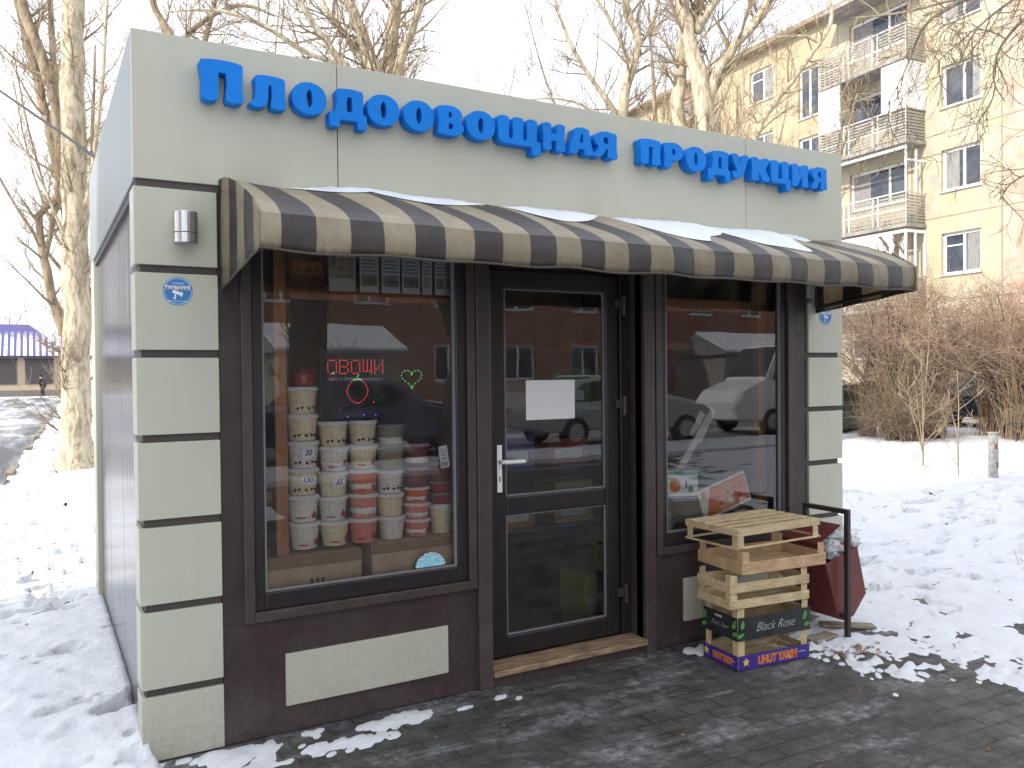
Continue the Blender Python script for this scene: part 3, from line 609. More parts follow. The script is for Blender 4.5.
# ---- posters along the top of the left window
P1 = [((.62, .22, .06), (.05, .02, .02), 'fruit'), ((.16, .10, .06), (.6, .6, .58), 'brown'), ((.58, .6, .6), (.12, .2, .06), 'x'), ((.58, .6, .62), (.10, .16, .12), 'x'), ((.6, .6, .6), (.13, .10, .07), 'x'), ((.55, .57, .58), (.4, .42, .42), 'x'), ((.55, .57, .6), (.10, .16, .20), 'x'), ((.5, .52, .53), (.2, .2, .2), 'x')]
names = ['orange and dark fruit picture', 'brown printed picture', 'white leaflet with a green field picture', 'white leaflet with a grey green picture', 'white leaflet with a brown picture', 'plain grey price sheet', 'white leaflet with a blue green picture', 'grey leaflet at the right end']
xs2 = [.655, .835, .985, 1.095, 1.20, 1.305, 1.375, 1.425]; wd2 = [.165, .135, .10, .10, .10, .06, .06, .045]
for i, (px, pw) in enumerate(zip(xs2, wd2)):
    z0_, z1_ = 1.985, 2.165
    t_ = thing('window_leaflet', names[i]+' taped along the left window top', 'leaflet', (px, .085, z0_), 0, 'leaflets along the top of the left window')
    bgc = mat('leaflet_paper_%d' % i, P1[i][0] if i > 1 else ((.10, .035, .015) if i == 0 else (.5, .5, .48)), .7)
    MB().box(0, pw-.006, 0, .002, 0, z1_-z0_).build('sheet', bgc, t_)
    pc = mat('leaflet_picture_%d' % i, (.55, .20, .05) if i == 0 else (.22, .13, .07) if i == 1 else P1[i][1], .6, (.02, .02, .015) if i == 0 else (.35, .36, .34), 30)
    zz = (.07, .13) if i == 0 else (.06, .16) if i == 1 else (.03, .085)
    MB().box(.008, pw-.014, -.0012, -.0002, *zz).build('picture', pc, t_)
    if i > 1:
        b = MB()
        for k in range(4): b.box(.008, pw-.016-(.01*(k % 2)), -.0012, -.0002, .100+.017*k, .104+.017*k)
        b.build('print_lines', SBD, t_)
# ---- LED shop sign hanging behind the glass
LEDR = mat('red_led', (.3, .02, .02), .4, emit=((1, .06, .08), .8)); LEDG = mat('green_led', (.02, .3, .05), .4, emit=((.1, 1, .25), .6)); LEDB = mat('blue_led', (.02, .02, .3), .4, emit=((.12, .1, 1), 1.5)); BOARD = mat('black_board', (.012, .012, .015), .3)
led = thing('led_sign', 'black LED board with red word ОВОЩИ and glowing fruit outlines in the left window', 'led sign', (.83, .125, 1.40))
b = MB(); b.box(-.03, .30, 0, .012, -.02, .32); b.build('board', BOARD, led, .002)
F5 = {'О': ["01110","10001","10001","10001","10001","10001","01110"], 'В': ["11110","10001","10001","11110","10001","10001","11110"], 'Щ': ["10101","10101","10101","10101","10101","11111","00001"], 'И': ["10001","10001","10011","10101","11001","10001","10001"]}
b = MB()
def dot(b, x, z, r=.0019, mi=0, y=-.003): b.lathe([(r*.6, -.002), (r, 0), (r*.6, .002)], c=(x, y, z), n=6, mi=mi)
for i, chh in enumerate('ОВОЩИ'):
    for rr, row in enumerate(F5[chh]):
        for cc, v_ in enumerate(row):
            if v_ == '1': dot(b, .006+i*.058+cc*.0102, .262-rr*.0105)
b.build('red_letters', LEDR, led)
b = MB()
for i in range(26):
    t_ = 2*math.pi*i/26; dot(b, .15+.052*math.cos(t_), .115+.05*math.sin(t_)*(1-.15*math.cos(t_*2)), .0021)
for x, z in ((.06, .03), (.23, .06), (.03, .17)): dot(b, x, z, .002)
b.build('apple_outline', LEDR, led)
b = MB()
for x, z in ((.13, .168), (.138, .172), (.146, .168), (.154, .174), (.162, .171), (.150, .183), (.155, .19), (.17, .168), (.028, .20), (.034, .205)): dot(b, x, z, .0024)
for i in range(24):
    t_ = math.pi*2*i/24; hx = 16*math.sin(t_)**3; hz_ = 13*math.cos(t_)-5*math.cos(2*t_)-2*math.cos(3*t_)-math.cos(4*t_)
    dot(b, .43+hx*.0034, .175+hz_*.0030, .0023)
b.build('green_outlines', LEDG, led)
b = MB()
for x, z in ((.10, -.005), (.24, -.002), (.18, .0)): dot(b, x, z, .0024)
b.build('blue_dots', LEDB, led)

# ---- stacked tubs in the left window
RED = mat('tub_red_print', (.45, .05, .07), .45); INK = mat('marker_ink', (.02, .06, .30), .5); CARDW = mat('white_sticker', (.75, .76, .78), .6)
LIDM = mat('translucent_white_lid', (.80, .81, .82), .3, spec=.6)
TUBS = {}
def tubmat(kind):
    if kind in TUBS: return TUBS[kind]
    pal = {'popcorn': ((.60, .52, .36), (.42, .30, .16)), 'white': ((.62, .58, .54), (.50, .30, .24)), 'cream': ((.62, .56, .38), (.45, .36, .18)), 'orange': ((.55, .14, .05), (.45, .08, .04)), 'pink': ((.58, .22, .18), (.50, .13, .12)),
           'green': ((.20, .19, .12), (.34, .32, .20)), 'dark': ((.16, .05, .05), (.26, .14, .12)), 'maroon': ((.22, .035, .035), (.30, .08, .06)), 'pale': ((.55, .55, .50), (.36, .34, .28))}[kind]
    TUBS[kind] = mat('tub_'+kind, tuple(min(q*1.42, .86) for q in pal[0]), .3, tuple(.55*p_+.45*q for p_, q in zip(pal[0], pal[1])), 90, 4, .4, .7, spec=.5); return TUBS[kind]
tub_n = 0
ordn = ['bottom', 'second', 'third', 'fourth', 'fifth', 'sixth', 'seventh']
coln = ['tallest leftmost stack', 'second stack from left', 'third stack from left', 'fourth stack from left', 'fifth stack from left', 'rightmost short stack']
desc = dict(popcorn='pale popcorn tub', white='white printed tub', cream='cream snack tub', orange='orange red tub', pink='salmon pink tub', green='grey green tub', dark='dark red tub', maroon='small maroon jar', pale='whitish snack tub')
def tub(x, y, z, r, h, kind, col, row, deco=(), price=None, lid='w', a=0):
    wh = 'bottom' if row == 0 else ordn[row]+' from bottom'
    t_ = thing('food_tub', '%s%s, %s of the %s' % (desc[kind], ' priced '+price if price else '', wh, coln[col]), 'tub', (x, y, z), a, 'tubs stacked in the left window')
    b = MB(); b.lathe([(r*.72, 0), (r*.76, .004), (r*.90, h*.82), (r*.91, h*.84)], n=26); body = b.build('tub_body', tubmat(kind), t_, smooth=True)
    b = MB(); b.lathe([(r*.92, h*.84), (r*1.01, h*.85), (r*1.01, h*.90), (r*.965, h*.905), (r*.96, h*.975), (r*.9, h*.99), (r*.5, h*.985)], n=26); b.build('lid', LIDM if lid == 'w' else mat('purple_lid', (.42, .30, .42), .3) if lid == 'p' else mat('clear_dark_lid', (.28, .28, .27), .2), t_, smooth=True)
    if 'band' in deco:
        b = MB(); b.lathe([(r*.789+.0012, h*.16), (r*.832+.0014, h*.42)], n=26); b.build('white_band', tubmat('white'), t_, smooth=True)
    if 'red' in deco:   # little red roof motif and caption near the foot
        b = MB(); rr = r*.815+.004
        for k in range(7):
            aa = R(-90+38)+k*.055-.18; hh = .013+.018*math.sin(math.pi*(k+.5)/7)
            b.box(rr-.002, rr, -.0035, .0035, h*.16, h*.16+hh, M=Matrix.Rotation(aa, 4, 'Z'))
        for k in range(9):
            aa = R(-128)+k*.075; b.box(rr-.003, rr-.001, -.0025, .0025, h*.15, h*.15+.007, M=Matrix.Rotation(aa, 4, 'Z'))
        b.build('red_print', RED, t_)
    if 'berries' in deco:
        b = MB(); rr = r*.80+.002
        for k, aa in enumerate((-130, -112, -84, -60, -40)):
            b.lathe([(.002, -.006), (.007, -.003), (.007, .003), (.002, .006)], c=(rr*math.cos(R(aa)), rr*math.sin(R(aa)), h*.2+.003*(k % 2)), n=8)
        b.build('berries', mat('dark_berry', (.08, .02, .02), .4), t_)
    if price:
        aa = R(-80); M = Matrix.Rotation(aa+R(90), 4, 'Z')
        b = MB(); b.box(-.030, .030, -r*.86-.002, -r*.86, h*.42, h*.42+.036, M=M); pl = b.build('price_label', CARDW, t_)
        text('price_ink', price, INK, pl, .036, M @ front(0, -r*.86-.0035, h*.42+.018), .0002, offset=.001, sx=.9, shear=.25)
YT = .170
tops = [(.745, .077, 6, .126), (.888, .075, 5, .118), (1.035, .075, 5, .118), (1.177, .072, 5, .113), (1.316, .071, 0, 0), (1.450, .066, 0, 0)]
c0 = [('white', ('red',), None), ('white', ('red', 'band'), None), ('popcorn', ('berries',), '130'), ('white', ('berries',), '30'), ('popcorn', ('berries',), None), ('popcorn', ('berries',), None)]
c1 = [('cream', ('red',), None), ('pale', ('red',), None), ('cream', (), '55'), ('white', ('red', 'band'), None), ('popcorn', ('berries',), None)]
c2 = [('pink', ('red',), None), ('pink', ('band',), None), ('orange', ('red', 'band'), None), ('cream', ('red',), None), ('popcorn', ('berries',), None)]
c3 = [('white', (), None), ('popcorn', (), None), ('white', ('berries',), None), ('green', (), None), ('green', ('band',), None)]
for ci, cl in enumerate((c0, c1, c2, c3)):
    x, r, n_, h = tops[ci]; x -= .018
    for ri, (k, d, pr) in enumerate(cl):
        tub(x+random.uniform(-.004, .004), YT+random.uniform(-.006, .006), .785+ri*h, r, h*1.0, k, ci, ri, d, pr, 'c' if k == 'green' else 'w', random.uniform(-.15, .15))
b_ = .785; x, r = tops[4][:2]; x -= .018
for ri, (k, h, d, ld) in enumerate((('pink', .085, ('band', 'red'), 'w'), ('pink', .080, ('band',), 'w'), ('orange', .080, ('band', 'red'), 'w'), ('dark', .10, (), 'c'), ('dark', .12, ('band',), 'p'))):
    tub(x+random.uniform(-.003, .003), YT, b_, r, h, k, 4, ri, d, None, ld); b_ += h
b_ = .785; x, r = tops[5][:2]; x -= .018
for ri, (k, h, d, ld) in enumerate((('cream', .150, (), 'w'), ('maroon', .055, (), 'c'), ('maroon', .060, (), 'c'), ('dark', .10, (), 'c'))):
    tub(x, YT, b_, r, h, k, 5, ri, d, None, ld); b_ += h
t_ = thing('food_tub', 'small dark red jar standing on top of the tallest tub stack in the left window', 'tub', (.732, YT, .785+6*.126), 0)
b = MB(); b.lathe([(.045, 0), (.05, .01), (.05, .06), (.046, .065)], n=22); b.build('tub_body', tubmat('maroon'), t_, smooth=True); b = MB(); b.lathe([(.052, .0655), (.052, .078), (.05, .08)], n=22); b.build('lid', mat('dark_red_lid', (.16, .02, .03), .4), t_, smooth=True)
# price card stuck on the glass, snowflake sticker
t_ = thing('price_card', 'tall white barcode price card before the right hand jars in the left window', 'price card', (1.402, .06, 1.18), 0)
Mr = Matrix.Rotation(R(-8), 4, 'Y')
MB().box(-.024, .024, 0, .0015, -.055, .055, M=Mr).build('card', CARDW, t_)
b = MB()
for k in range(9): b.box(-.018+k*.004, -.018+k*.004+(.0012 if k % 3 else .0024), -.001, -.0002, -.048, -.024, M=Mr)
for k in range(4): b.box(-.016, .014-.006*(k % 2), -.001, -.0002, .006+.010*k, .0085+.010*k, M=Mr)
b.box(-.010, .010, -.001, -.0002, -.012, -.006, M=Mr); b.build('print', GAP, t_)
t_ = thing('snow_sticker', 'light blue frosty snow drift sticker in the lower right corner of the left window', 'sticker', (1.305, .022, .652), 0)
fan = []; b = MB()
for k in range(19):
    a_ = math.pi*k/18; rr = .075*(1+.08*(k % 2)); fan.append((rr*math.cos(a_), .065*math.sin(a_)*(1+.1*(k % 2))))
b.prism(fan, 1, 0, .001); b.build('drift', mat('ice_blue', (.12, .42, .55), .5, (.45, .65, .72), 60, 3), t_)
b = MB()
for k in range(12):
    a_ = math.pi*(k+.5)/12; b.lathe([(.006, -.001), (.007, 0), (.006, .001)], c=(.075*math.cos(a_), -.002, .066*math.sin(a_)), n=8)
b.build('frost_dots', CARDW, t_)

# ---- cardboard boxes below the tubs
CARD = mat('brown_cardboard', (.58, .44, .29), .85, (.48, .35, .22), 6, bump=.15, bscale=8)
DARKI = mat('dark_print', (.10, .07, .05), .7)
def carton(x0, x1, y0, y1, z0, z1, label, rz=0, prints=1):
    t_ = thing('cardboard_box', label, 'cardboard box', ((x0+x1)/2, (y0+y1)/2, z0), rz, 'cardboard boxes under the tubs'); hx, hy, hz_ = (x1-x0)/2, (y1-y0)/2, z1-z0
    MB().box(-hx, hx, -hy, hy, 0, hz_).build('carton', CARD, t_, .006)
    b = MB(); b.box(-hx+.01, hx-.01, -.03, .03, hz_+.0005, hz_+.0015); b.build('tape', mat('packing_tape', (.42, .30, .17), .3), t_)
    MB().box(-hx+.002, hx-.002, -hy-.004, -hy-.001, hz_-.055, hz_-.002).build('flap', mat('cardboard_flap', (.32, .21, .115), .85, (.25, .165, .09), 7), t_, .002)
    if prints:
        b = MB()
        for k in range(3): b.box(-.02+k*.026, -.004+k*.026, -hy-.0022, -hy-.0005, .05, .075)
        b.box(hx-.05, hx-.045, -hy-.0022, -hy-.0005, .02, .07); b.build('print', DARKI, t_)
    return t_
carton(.52, .985, .10, .40, .576, .765, 'left brown carton with a faint dark print under the tub stacks')
carton(1.03, 1.50, .10, .40, .576, .782, 'right brown carton behind the blue snow sticker', .02)

# ---- goods in the right window
def printed_box(name, label, loc, rx, rz, sx_, sy, sz, face, cat='fruit box', group=None):
    t_ = thing(name, label, cat, loc, rz, group); t_.rotation_euler = (rx[0], rx[1], rz)
    b = MB(); b.box(-sx_/2, sx_/2, 0, sy, 0, sz); b.build('carton', mat('white_carton', (.90, .90, .89), .6), t_, .004)
    face(t_, sx_, sz); return t_
def melon(t_, sx_, sz):
    pk = mat('melon_pink', (.85, .20, .13), .5, (.86, .38, .18), 5)
    b = MB(); b.prism([(-sx_*.44, .014), (sx_*.47, .014), (sx_*.47, sz-.014), (-sx_*.24, sz-.014)], 1, -.002, -.0005); p = b.build('melon_picture', pk, t_)
    b = MB(); b.lathe([(sz*.15, .003), (sz*.15, .0036)], c=(.02, 0, sz*.62), n=24, M=Matrix.Translation((.02, 0, sz*.62)) @ Matrix.Rotation(R(90), 4, 'X') @ Matrix.Translation((-.02, 0, -sz*.62))); b.build('slice', mat('melon_cream', (.62, .42, .22), .5), t_)
    b = MB()
    for k, (x, z) in enumerate(((-.05, .06), (.09, .12), (.03, .11), (.0, .07), (.06, .075), (.12, .06))): b.prism([(x-.012, z-.004), (x, z-.010), (x+.012, z+.004), (x, z+.010)], 1, -.0042, -.0022)
    b.build('leaf_print', mat('leaf_dark_green', (.03, .07, .03), .5), t_)
    b = MB(); b.prism([(-sx_*.42, .02), (-sx_*.12, .02), (-sx_*.18, .07), (-sx_*.34, .07)], 1, -.0042, -.0022); b.build('orange_print', mat('orange_print', (.65, .20, .03), .5), t_)
    b = MB(); b.lathe([(.022, 0), (.022, .002)], c=(0, 0, 0), n=18, M=Matrix.Translation((-sx_*.40, -.0005, sz*.78)) @ Matrix.Rotation(R(90), 4, 'X')); b.build('round_mark', pk, t_)
    text('lettering', 'АРБУЗ', CARDW, t_, .036, front(.03, -.0045, .045), .0002, offset=.0015, shear=.3)
printed_box('fruit_box', 'large white edged box with a pink watermelon print tilted in the right window', (3.415, .155, .715), (R(-8), R(-13), 0), R(4), .44, .30, .195, melon, group='boxes in the right window')
def juice(t_, sx_, sz):
    b = MB(); b.box(-sx_*.48, sx_*.48, -.002, -.0005, sz*.82, sz*.97); b.build('green_stripe', mat('teal_print', (.05, .32, .26), .5), t_)
    b = MB(); b.lathe([(sz*.26, 0), (sz*.26, .002)], n=24, M=Matrix.Translation((-.04, -.0005, sz*.45)) @ Matrix.Rotation(R(90), 4, 'X')); b.build('orange_picture', mat('orange_print', (.65, .20, .03), .5), t_)
    b = MB(); b.box(.045, .057, -.002, -.0005, sz*.35, sz*.62); b.box(-sx_*.48, sx_*.48, -.002, -.0005, .004, .012); b.build('bar', mat('blue_print', (.06, .10, .40), .5), t_)
    b = MB(); b.lathe([(sz*.13, 0), (sz*.13, .002)], n=18, M=Matrix.Translation((.085, -.0005, sz*.32)) @ Matrix.Rotation(R(90), 4, 'X')); b.build('green_mark', mat('sage_print', (.22, .36, .27), .5), t_)
printed_box('juice_box', 'white box with teal stripe and orange circle in the lower left of the right window', (2.995, .13, .83), (R(-6), R(4), 0), R(2), .30, .22, .165, juice, group='boxes in the right window')
# supports and clutter behind
def crumple(name, label, cat, loc, sx_, sy, sz, mt, seed, parent=None):
    rs = random.Random(seed); b = MB(); n1, n2 = 18, 10; vs = []; fs = []
    for i in range(n2+1):
        ph = math.pi*i/n2
        for j in range(n1):
            th = 2*math.pi*j/n1; k = rs.uniform(.72, 1.12)
            vs.append((sx_*k*math.sin(ph)*math.cos(th), sy*k*math.sin(ph)*math.sin(th), sz*(1-math.cos(ph)*k)*.5))
    for i in range(n2):
        for j in range(n1): fs.append((i*n1+j, i*n1+(j+1) % n1, (i+1)*n1+(j+1) % n1, (i+1)*n1+j))
    b.add(vs, fs); o = b.build(name, mt, parent); o.location = loc
    if not parent: tag(o, label, cat)
    return o
BAGM = mat('cloudy_plastic_bag', (.42, .44, .47), .25, (.25, .27, .30), 9, spec=.7)
crumple('plastic_bag', 'cloudy plastic bag stuffed beside the watermelon box in the right window', 'plastic bag', (3.56, .42, .576), .17, .14, .22, BAGM, 3)
crumple('plastic_bag', 'bluish crumpled bag at the bottom left of the right window', 'plastic bag', (2.95, .30, .576), .13, .10, .20, mat('blue_bag', (.10, .16, .30), .3, (.4, .42, .45), 8), 8)
crumple('styrofoam_block', 'white lumpy packaging at the bottom right of the right window behind the glass', 'packaging', (3.60, .20, .576), .12, .07, .12, mat('packing_white', (.62, .63, .62), .7), 12)
o = MB().box(-.06, .06, -.004, .004, -.09, .09, M=Matrix.Rotation(R(32), 4, 'Y')).build('cardboard_sheet', mat('white_board', (.50, .50, .47), .6)); o.location = (3.50, .50, 1.22); tag(o, 'small white card leaning diagonally at mid height in the right window', 'cardboard sheet')
o = MB().box(-.025, .025, -.004, .004, -.38, .38, M=Matrix.Rotation(R(38), 4, 'Y')).build('wooden_batten', mat('pale_batten', (.5, .46, .38), .6)); o.location = (3.36, .48, 1.03); tag(o, 'pale batten slanting up to the right inside the right window', 'batten')
sf = thing('shelf_rack', 'dark metal shelf rack with goods in the dim interior behind the right window', 'shelf', (3.3, 1.9, 0), 0)
b = MB()
for x in (-.8, .8):
    for yy in (-.25, .25): b.box(x-.02, x+.02, yy-.02, yy+.02, .03, 1.9)
b.build('uprights', GAP, sf)
for z in (.4, .85, 1.3, 1.75): MB().box(-.78, .78, -.24, .24, z, z+.02).build('shelf', mat('grey_shelf', (.2, .2, .2), .5), sf)
cols_ = [((.45, .25, .10), 'orange brown'), ((.10, .25, .10), 'green'), ((.5, .5, .45), 'off white'), ((.35, .08, .06), 'red'), ((.12, .15, .35), 'blue'), ((.5, .42, .15), 'yellow')]
k = 0
for zi, z in enumerate((.42, .87, 1.32)):
    for xi in range(3):
        cc, cn_ = cols_[(k*5+zi) % 6]; x = 2.75+xi*.52+random.uniform(-.03, .03)
        t_ = thing('goods_carton', '%s carton at the %s of the %s shelf of the dim rack inside' % (cn_, ['left', 'middle', 'right'][xi], ['lower', 'middle', 'upper'][zi]), 'carton', (x, 1.85, z), random.uniform(-.1, .1), 'cartons on the interior rack')
        MB().box(-.18, .18, -.15, .15, 0, random.uniform(.2, .32)).build('carton', mat('carton_'+cn_.replace(' ', '_'), cc, .7), t_, .005)
        MB().box(-.12, .12, -.153, -.151, .05, .13).build('label', CARDW, t_); k += 1
t_ = thing('goods_carton', 'yellow carton standing on the floor inside seen through the lower door glass', 'carton', (2.62, .55, .03), .1)
MB().box(-.14, .14, -.12, .12, 0, .34).build('carton', mat('yellow_card', (.42, .36, .06), .6), t_, .004); MB().box(-.10, .10, -.123, -.121, .10, .2).build('label', CARDW, t_)

# ------------------------------------------------------------------ crates stacked by the right window
def wood(name, c1, c2):
    mt = mat(name, c1, .75, c2, 9, 6, .35, .65, bump=.35, bscale=30, stretch=(1, 5, 5)); t = mt.node_tree; b = t.nodes['Principled BSDF']; v = N(t, 'TexCoord').outputs['Object']; src = b.inputs['Base Color'].links[0].from_socket
    c = mixc(t, mathn(t, 'MULTIPLY', noise(t, v, 7, 7, .75, .50, .68), .45), src, (.20, .15, .09)); c = mixc(t, mathn(t, 'MULTIPLY', noise(t, v, 38, 2, .5, .70, .73), .6), c, (.14, .08, .04)); t.links.new(c, b.inputs['Base Color']); return mt
WP = wood('pale_poplar_wood', (.62, .50, .30), (.44, .33, .18)); WO = wood('tan_poplar_wood', (.54, .37, .21), (.40, .26, .14))
def crate(label, cx, cy, z, rz, w_, d_, h_, bands, wm, base='bottom', printed=None, post=.044, th=.007, ends=None):
    t_ = thing('wooden_crate', label, 'crate', (cx, cy, z), R(rz), 'wooden crates in one stack beside the bin')
    rs = random.Random(int(w_*1000+h_*7)); p = post
    for sx_ in (-1, 1):
        for sy in (-1, 1):
            x0 = sx_*(w_/2-th-.001); y0 = sy*(d_/2-th-.001); b = MB(); b.prism([(x0, y0), (x0-sx_*p, y0), (x0, y0-sy*p)], 2, 0.002, h_-.001); o = b.build('corner_post', wm, t_, .001); mirror_faces(o)
    for z0, z1 in bands:
        for sy in (-1, 1):
            y0 = sy*d_/2; j = rs.uniform(-.002, .002); MB().box(-w_/2, w_/2, min(y0, y0-sy*th), max(y0, y0-sy*th), z0+j, z1+j).build('side_board', wm, t_, .0015)
        for sx_ in (-1, 1):
            x0 = sx_*w_/2; j = rs.uniform(-.002, .002); MB().box(min(x0, x0-sx_*th), max(x0, x0-sx_*th), -d_/2+th+.001, d_/2-th-.001, z0+j, z1+j).build('side_board', wm, t_, .0015)
    b = MB()
    for z0, z1 in bands:
        for sx_ in (-1, 1):
            for q in (.3, .7):
                x = sx_*(w_/2-.018)+rs.uniform(-.004, .004); zq = z0+(z1-z0)*q; b.box(x-.006, x+.006, -d_/2-.0013, -d_/2-.0002, zq-.0008, zq+.0008)
    if not label.startswith(('lowest', 'second')): b.build('staples', GAP, t_)
    b = MB(); n = 5; zz = .004 if base == 'bottom' else h_-.008; gg = .011 if base == 'bottom' else .026
    for k in range(n):
        y0 = -d_/2+.001+(d_-.002)*k/n; b.box(-w_/2+.001, w_/2-.001, y0+.002, y0+(d_-.002)/n-gg-rs.uniform(0, .008), zz, zz+.005+rs.uniform(0, .003))
    b.build('base', wm, t_, .001)
    if base != 'bottom':
        b = MB()
        for x in (-w_/2+.03, 0, w_/2-.03): b.box(x-.018, x+.018, -d_/2+th+.002, d_/2-th-.002, h_-.018, h_-.0095)
        b.build('base_batten', wm, t_, .001)
    return t_
PURP = mat('purple_print', (.045, .025, .22), .45); BLK = mat('black_print', (.016, .018, .02), .4, (.03, .033, .036), 12); LEAFG = mat('leaf_green_print', (.05, .22, .05), .5, (.12, .34, .08), 40); ORG = mat('orange_red_ink', (.62, .10, .03), .5); YEL = mat('yellow_ink', (.70, .50, .08), .5); SILV = mat('silver_ink', (.42, .43, .42), .5)
def printed_sheet(t_, w_, d_, z0, z1, mt, edge=WP):
    for nm, M in (('front', Matrix()), ('left', Matrix.Rotation(R(-90), 4, 'Z'))):
        ww, dd = (w_, d_) if nm == 'front' else (d_, w_)
        MB().box(-ww/2+.001, ww/2-.001, -dd/2-.0035, -dd/2-.0008, z0, z1, M=M).build('printed_panel', mt, t_)
        yield M, ww, dd
def leafshape(b, x, z, r, a, y, M):
    pts = [(math.cos(t)*r*(.55 if abs(math.cos(t)) < .9 else 1), math.sin(t)*r*.5) for t in [math.pi*2*k/14 for k in range(14)]]
    pts = [(r*math.cos(t), r*.5*math.sin(t)*(1-.35*math.cos(t))) for t in [math.pi*2*k/14 for k in range(14)]]
    ca, sa = math.cos(a), math.sin(a); pp = [(x+px*ca-pz*sa, z+px*sa+pz*ca) for px, pz in pts]
    n0 = len(b.v); b.prism(pp, 1, y-.0006, y); b.v[n0:] = [tuple(M @ Vector(q)) for q in b.v[n0:]]
c1 = crate('lowest crate of the stack with purple printed sides and orange red lettering', 3.105, -.365, .003, -4.4, .50, .285, .152, [(.004, .030), (.036, .072)], WP)
for M, ww, dd in printed_sheet(c1, .50, .285, .002, .076, PURP):
    y = -dd/2-.0042
    text('lettering', 'UHUT YARIM', ORG, c1, .058 if ww > .4 else .045, M @ front(.02, y-.0002, .036), .0004, sx=.80 if ww > .4 else .60, offset=.0022)
    text('lettering', 'UHUT YARIM', YEL, c1, .058 if ww > .4 else .045, M @ front(.02, y+.0001, .036), .0002, sx=.80 if ww > .4 else .60, offset=.0038)
    b = MB(); star = [(-ww*.40+(.024 if k % 2 == 0 else .012)*math.cos(math.pi*k/5+.3), .040+(.024 if k % 2 == 0 else .012)*math.sin(math.pi*k/5+.3)) for k in range(10)]
    n0 = len(b.v); b.prism(star, 1, y-.0006, y+.0006); b.v = [tuple(M @ Vector(q)) for q in b.v]; b.build('star_print', YEL, c1)
    b = MB(); b.box(ww*.33, ww*.44, y-.0004, y+.0006, .040, .044, M=M); b.build('small_print', SILV, c1)
c2 = crate('second crate from the ground with a black printed panel and green leaves', 3.112, -.362, .157, -5.0, .505, .285, .168, [(.006, .06), (.066, .118)], WP)
for M, ww, dd in printed_sheet(c2, .505, .285, .000, .124, BLK):
    y = -dd/2-.0042
    text('lettering', 'Black Rose', SILV, c2, .068 if ww > .4 else .040, M @ front(.0, y-.0002, .060), .0004, sx=.9 if ww > .4 else .8, shear=.5, offset=-.0012)
    b = MB()
    for x, z, r, a in ((-ww*.44, .085, .024, 1.4), (-ww*.46, .030, .022, .4), (ww*.42, .085, .026, 1.2), (ww*.45, .035, .022, .2)): leafshape(b, x, z, r, a, y, M)
    b.build('leaf_print', LEAFG, c2)
    if ww < .4:
        b = MB(); b.box(-.04, .02, y-.0006, y+.0003, .096, .108, M=M); b.build('hand_hole', SILV, c2)
crate('third crate from the ground, pale slatted wood with wide gaps', 3.087, -.362, .328, -6, .54, .285, .178, [(.002, .048), (.088, .138)], WP)
crate('fourth crate from the ground, wide low tray of tan boards', 3.187, -.327, .508, -5.4, .585, .385, .118, [(.002, .066)], WO)
crate('topmost crate turned upside down with planks on top', 3.220, -.232, .628, .8, .655, .41, .113, [(.002, .014), (.076, .111)], WP, base='top')

# ------------------------------------------------------------------ litter bin
MAROON = mat('maroon_paint', (.14, .022, .021), .45, (.10, .02, .019), 6, bump=.1, bscale=40); FRP = mat('dark_frame_paint', (.028, .020, .022), .5)
bn_ = thing('litter_bin', 'dark red steel litter bin full of rubbish hanging tilted in a square tube stand', 'litter bin', (3.80, -.25, 0))
b = MB(); q = .014
b.box(-q, q, -.17-q, -.17+q, .004, .765); b.box(-q, q, .135-q, .135+q, .004, .765); b.box(-q, q, -.17+q, .135-q, .737, .765); b.box(-q, q, -.17+q, .135-q, .112, .14)
b.box(-.10, .10, -.17-.02, -.17+.02, .0, .0035); b.box(-.10, .10, .135-.02, .135+.02, 0, .0035); b.build('stand', FRP, bn_, .002)
T = Matrix.Translation((.085, .02, .30)) @ Matrix.Rotation(R(-15), 4, 'Y')
def hopper(b, x0, x1, y0, y1, z0, z1, k):   # walls, open top, pointed foot
    a = [(x0, y0, z1), (x1, y0, z1), (x1, y1, z1), (x0, y1, z1)]; c = [(x0+.02, y0, z0), (x1, y0, z0+.05), (x1, y1, z0+.05), (x0+.02, y1, z0)]
    xm = (x0+x1)/2+.03; f_ = [(xm-.08, y0+.02, z0-.05), (xm, y0+.02, z0-.05), (xm, y1-.02, z0-.05), (xm-.08, y1-.02, z0-.05)]
    vs = [T @ Vector(p) for p in a+c+f_]; fs = [(i, (i+1) % 4, 4+(i+1) % 4, 4+i) for i in range(4)]+[(4+i, 4+(i+1) % 4, 8+(i+1) % 4, 8+i) for i in range(4)]+[(8, 9, 10, 11)]
    b.add(vs, fs)
b = MB(); hopper(b, -.17, .12, -.14, .14, -.16, .20, 0); o = b.build('bin_body', MAROON, bn_, .002); q_ = o.modifiers.new('solid', 'SOLIDIFY'); q_.thickness = .003
b = MB(); vs = [T @ Vector(p) for p in ((-.17, -.14, .2005), (-.17, .14, .2005), (-.19, .14, .33), (-.19, -.14, .33), (.02, -.14, .37), (.02, .14, .37), (.10, .0, .315))]
b.add(vs, [(0, 1, 2, 3), (3, 2, 5, 4), (4, 5, 6)]); o = b.build('hood', MAROON, bn_, .001); q_ = o.modifiers.new('solid', 'SOLIDIFY'); q_.thickness = .003
RUB = mat('rubbish_bag', (.62, .63, .66), .4, (.30, .28, .27), 14)
cnr = T @ Vector((0, 0, .15))
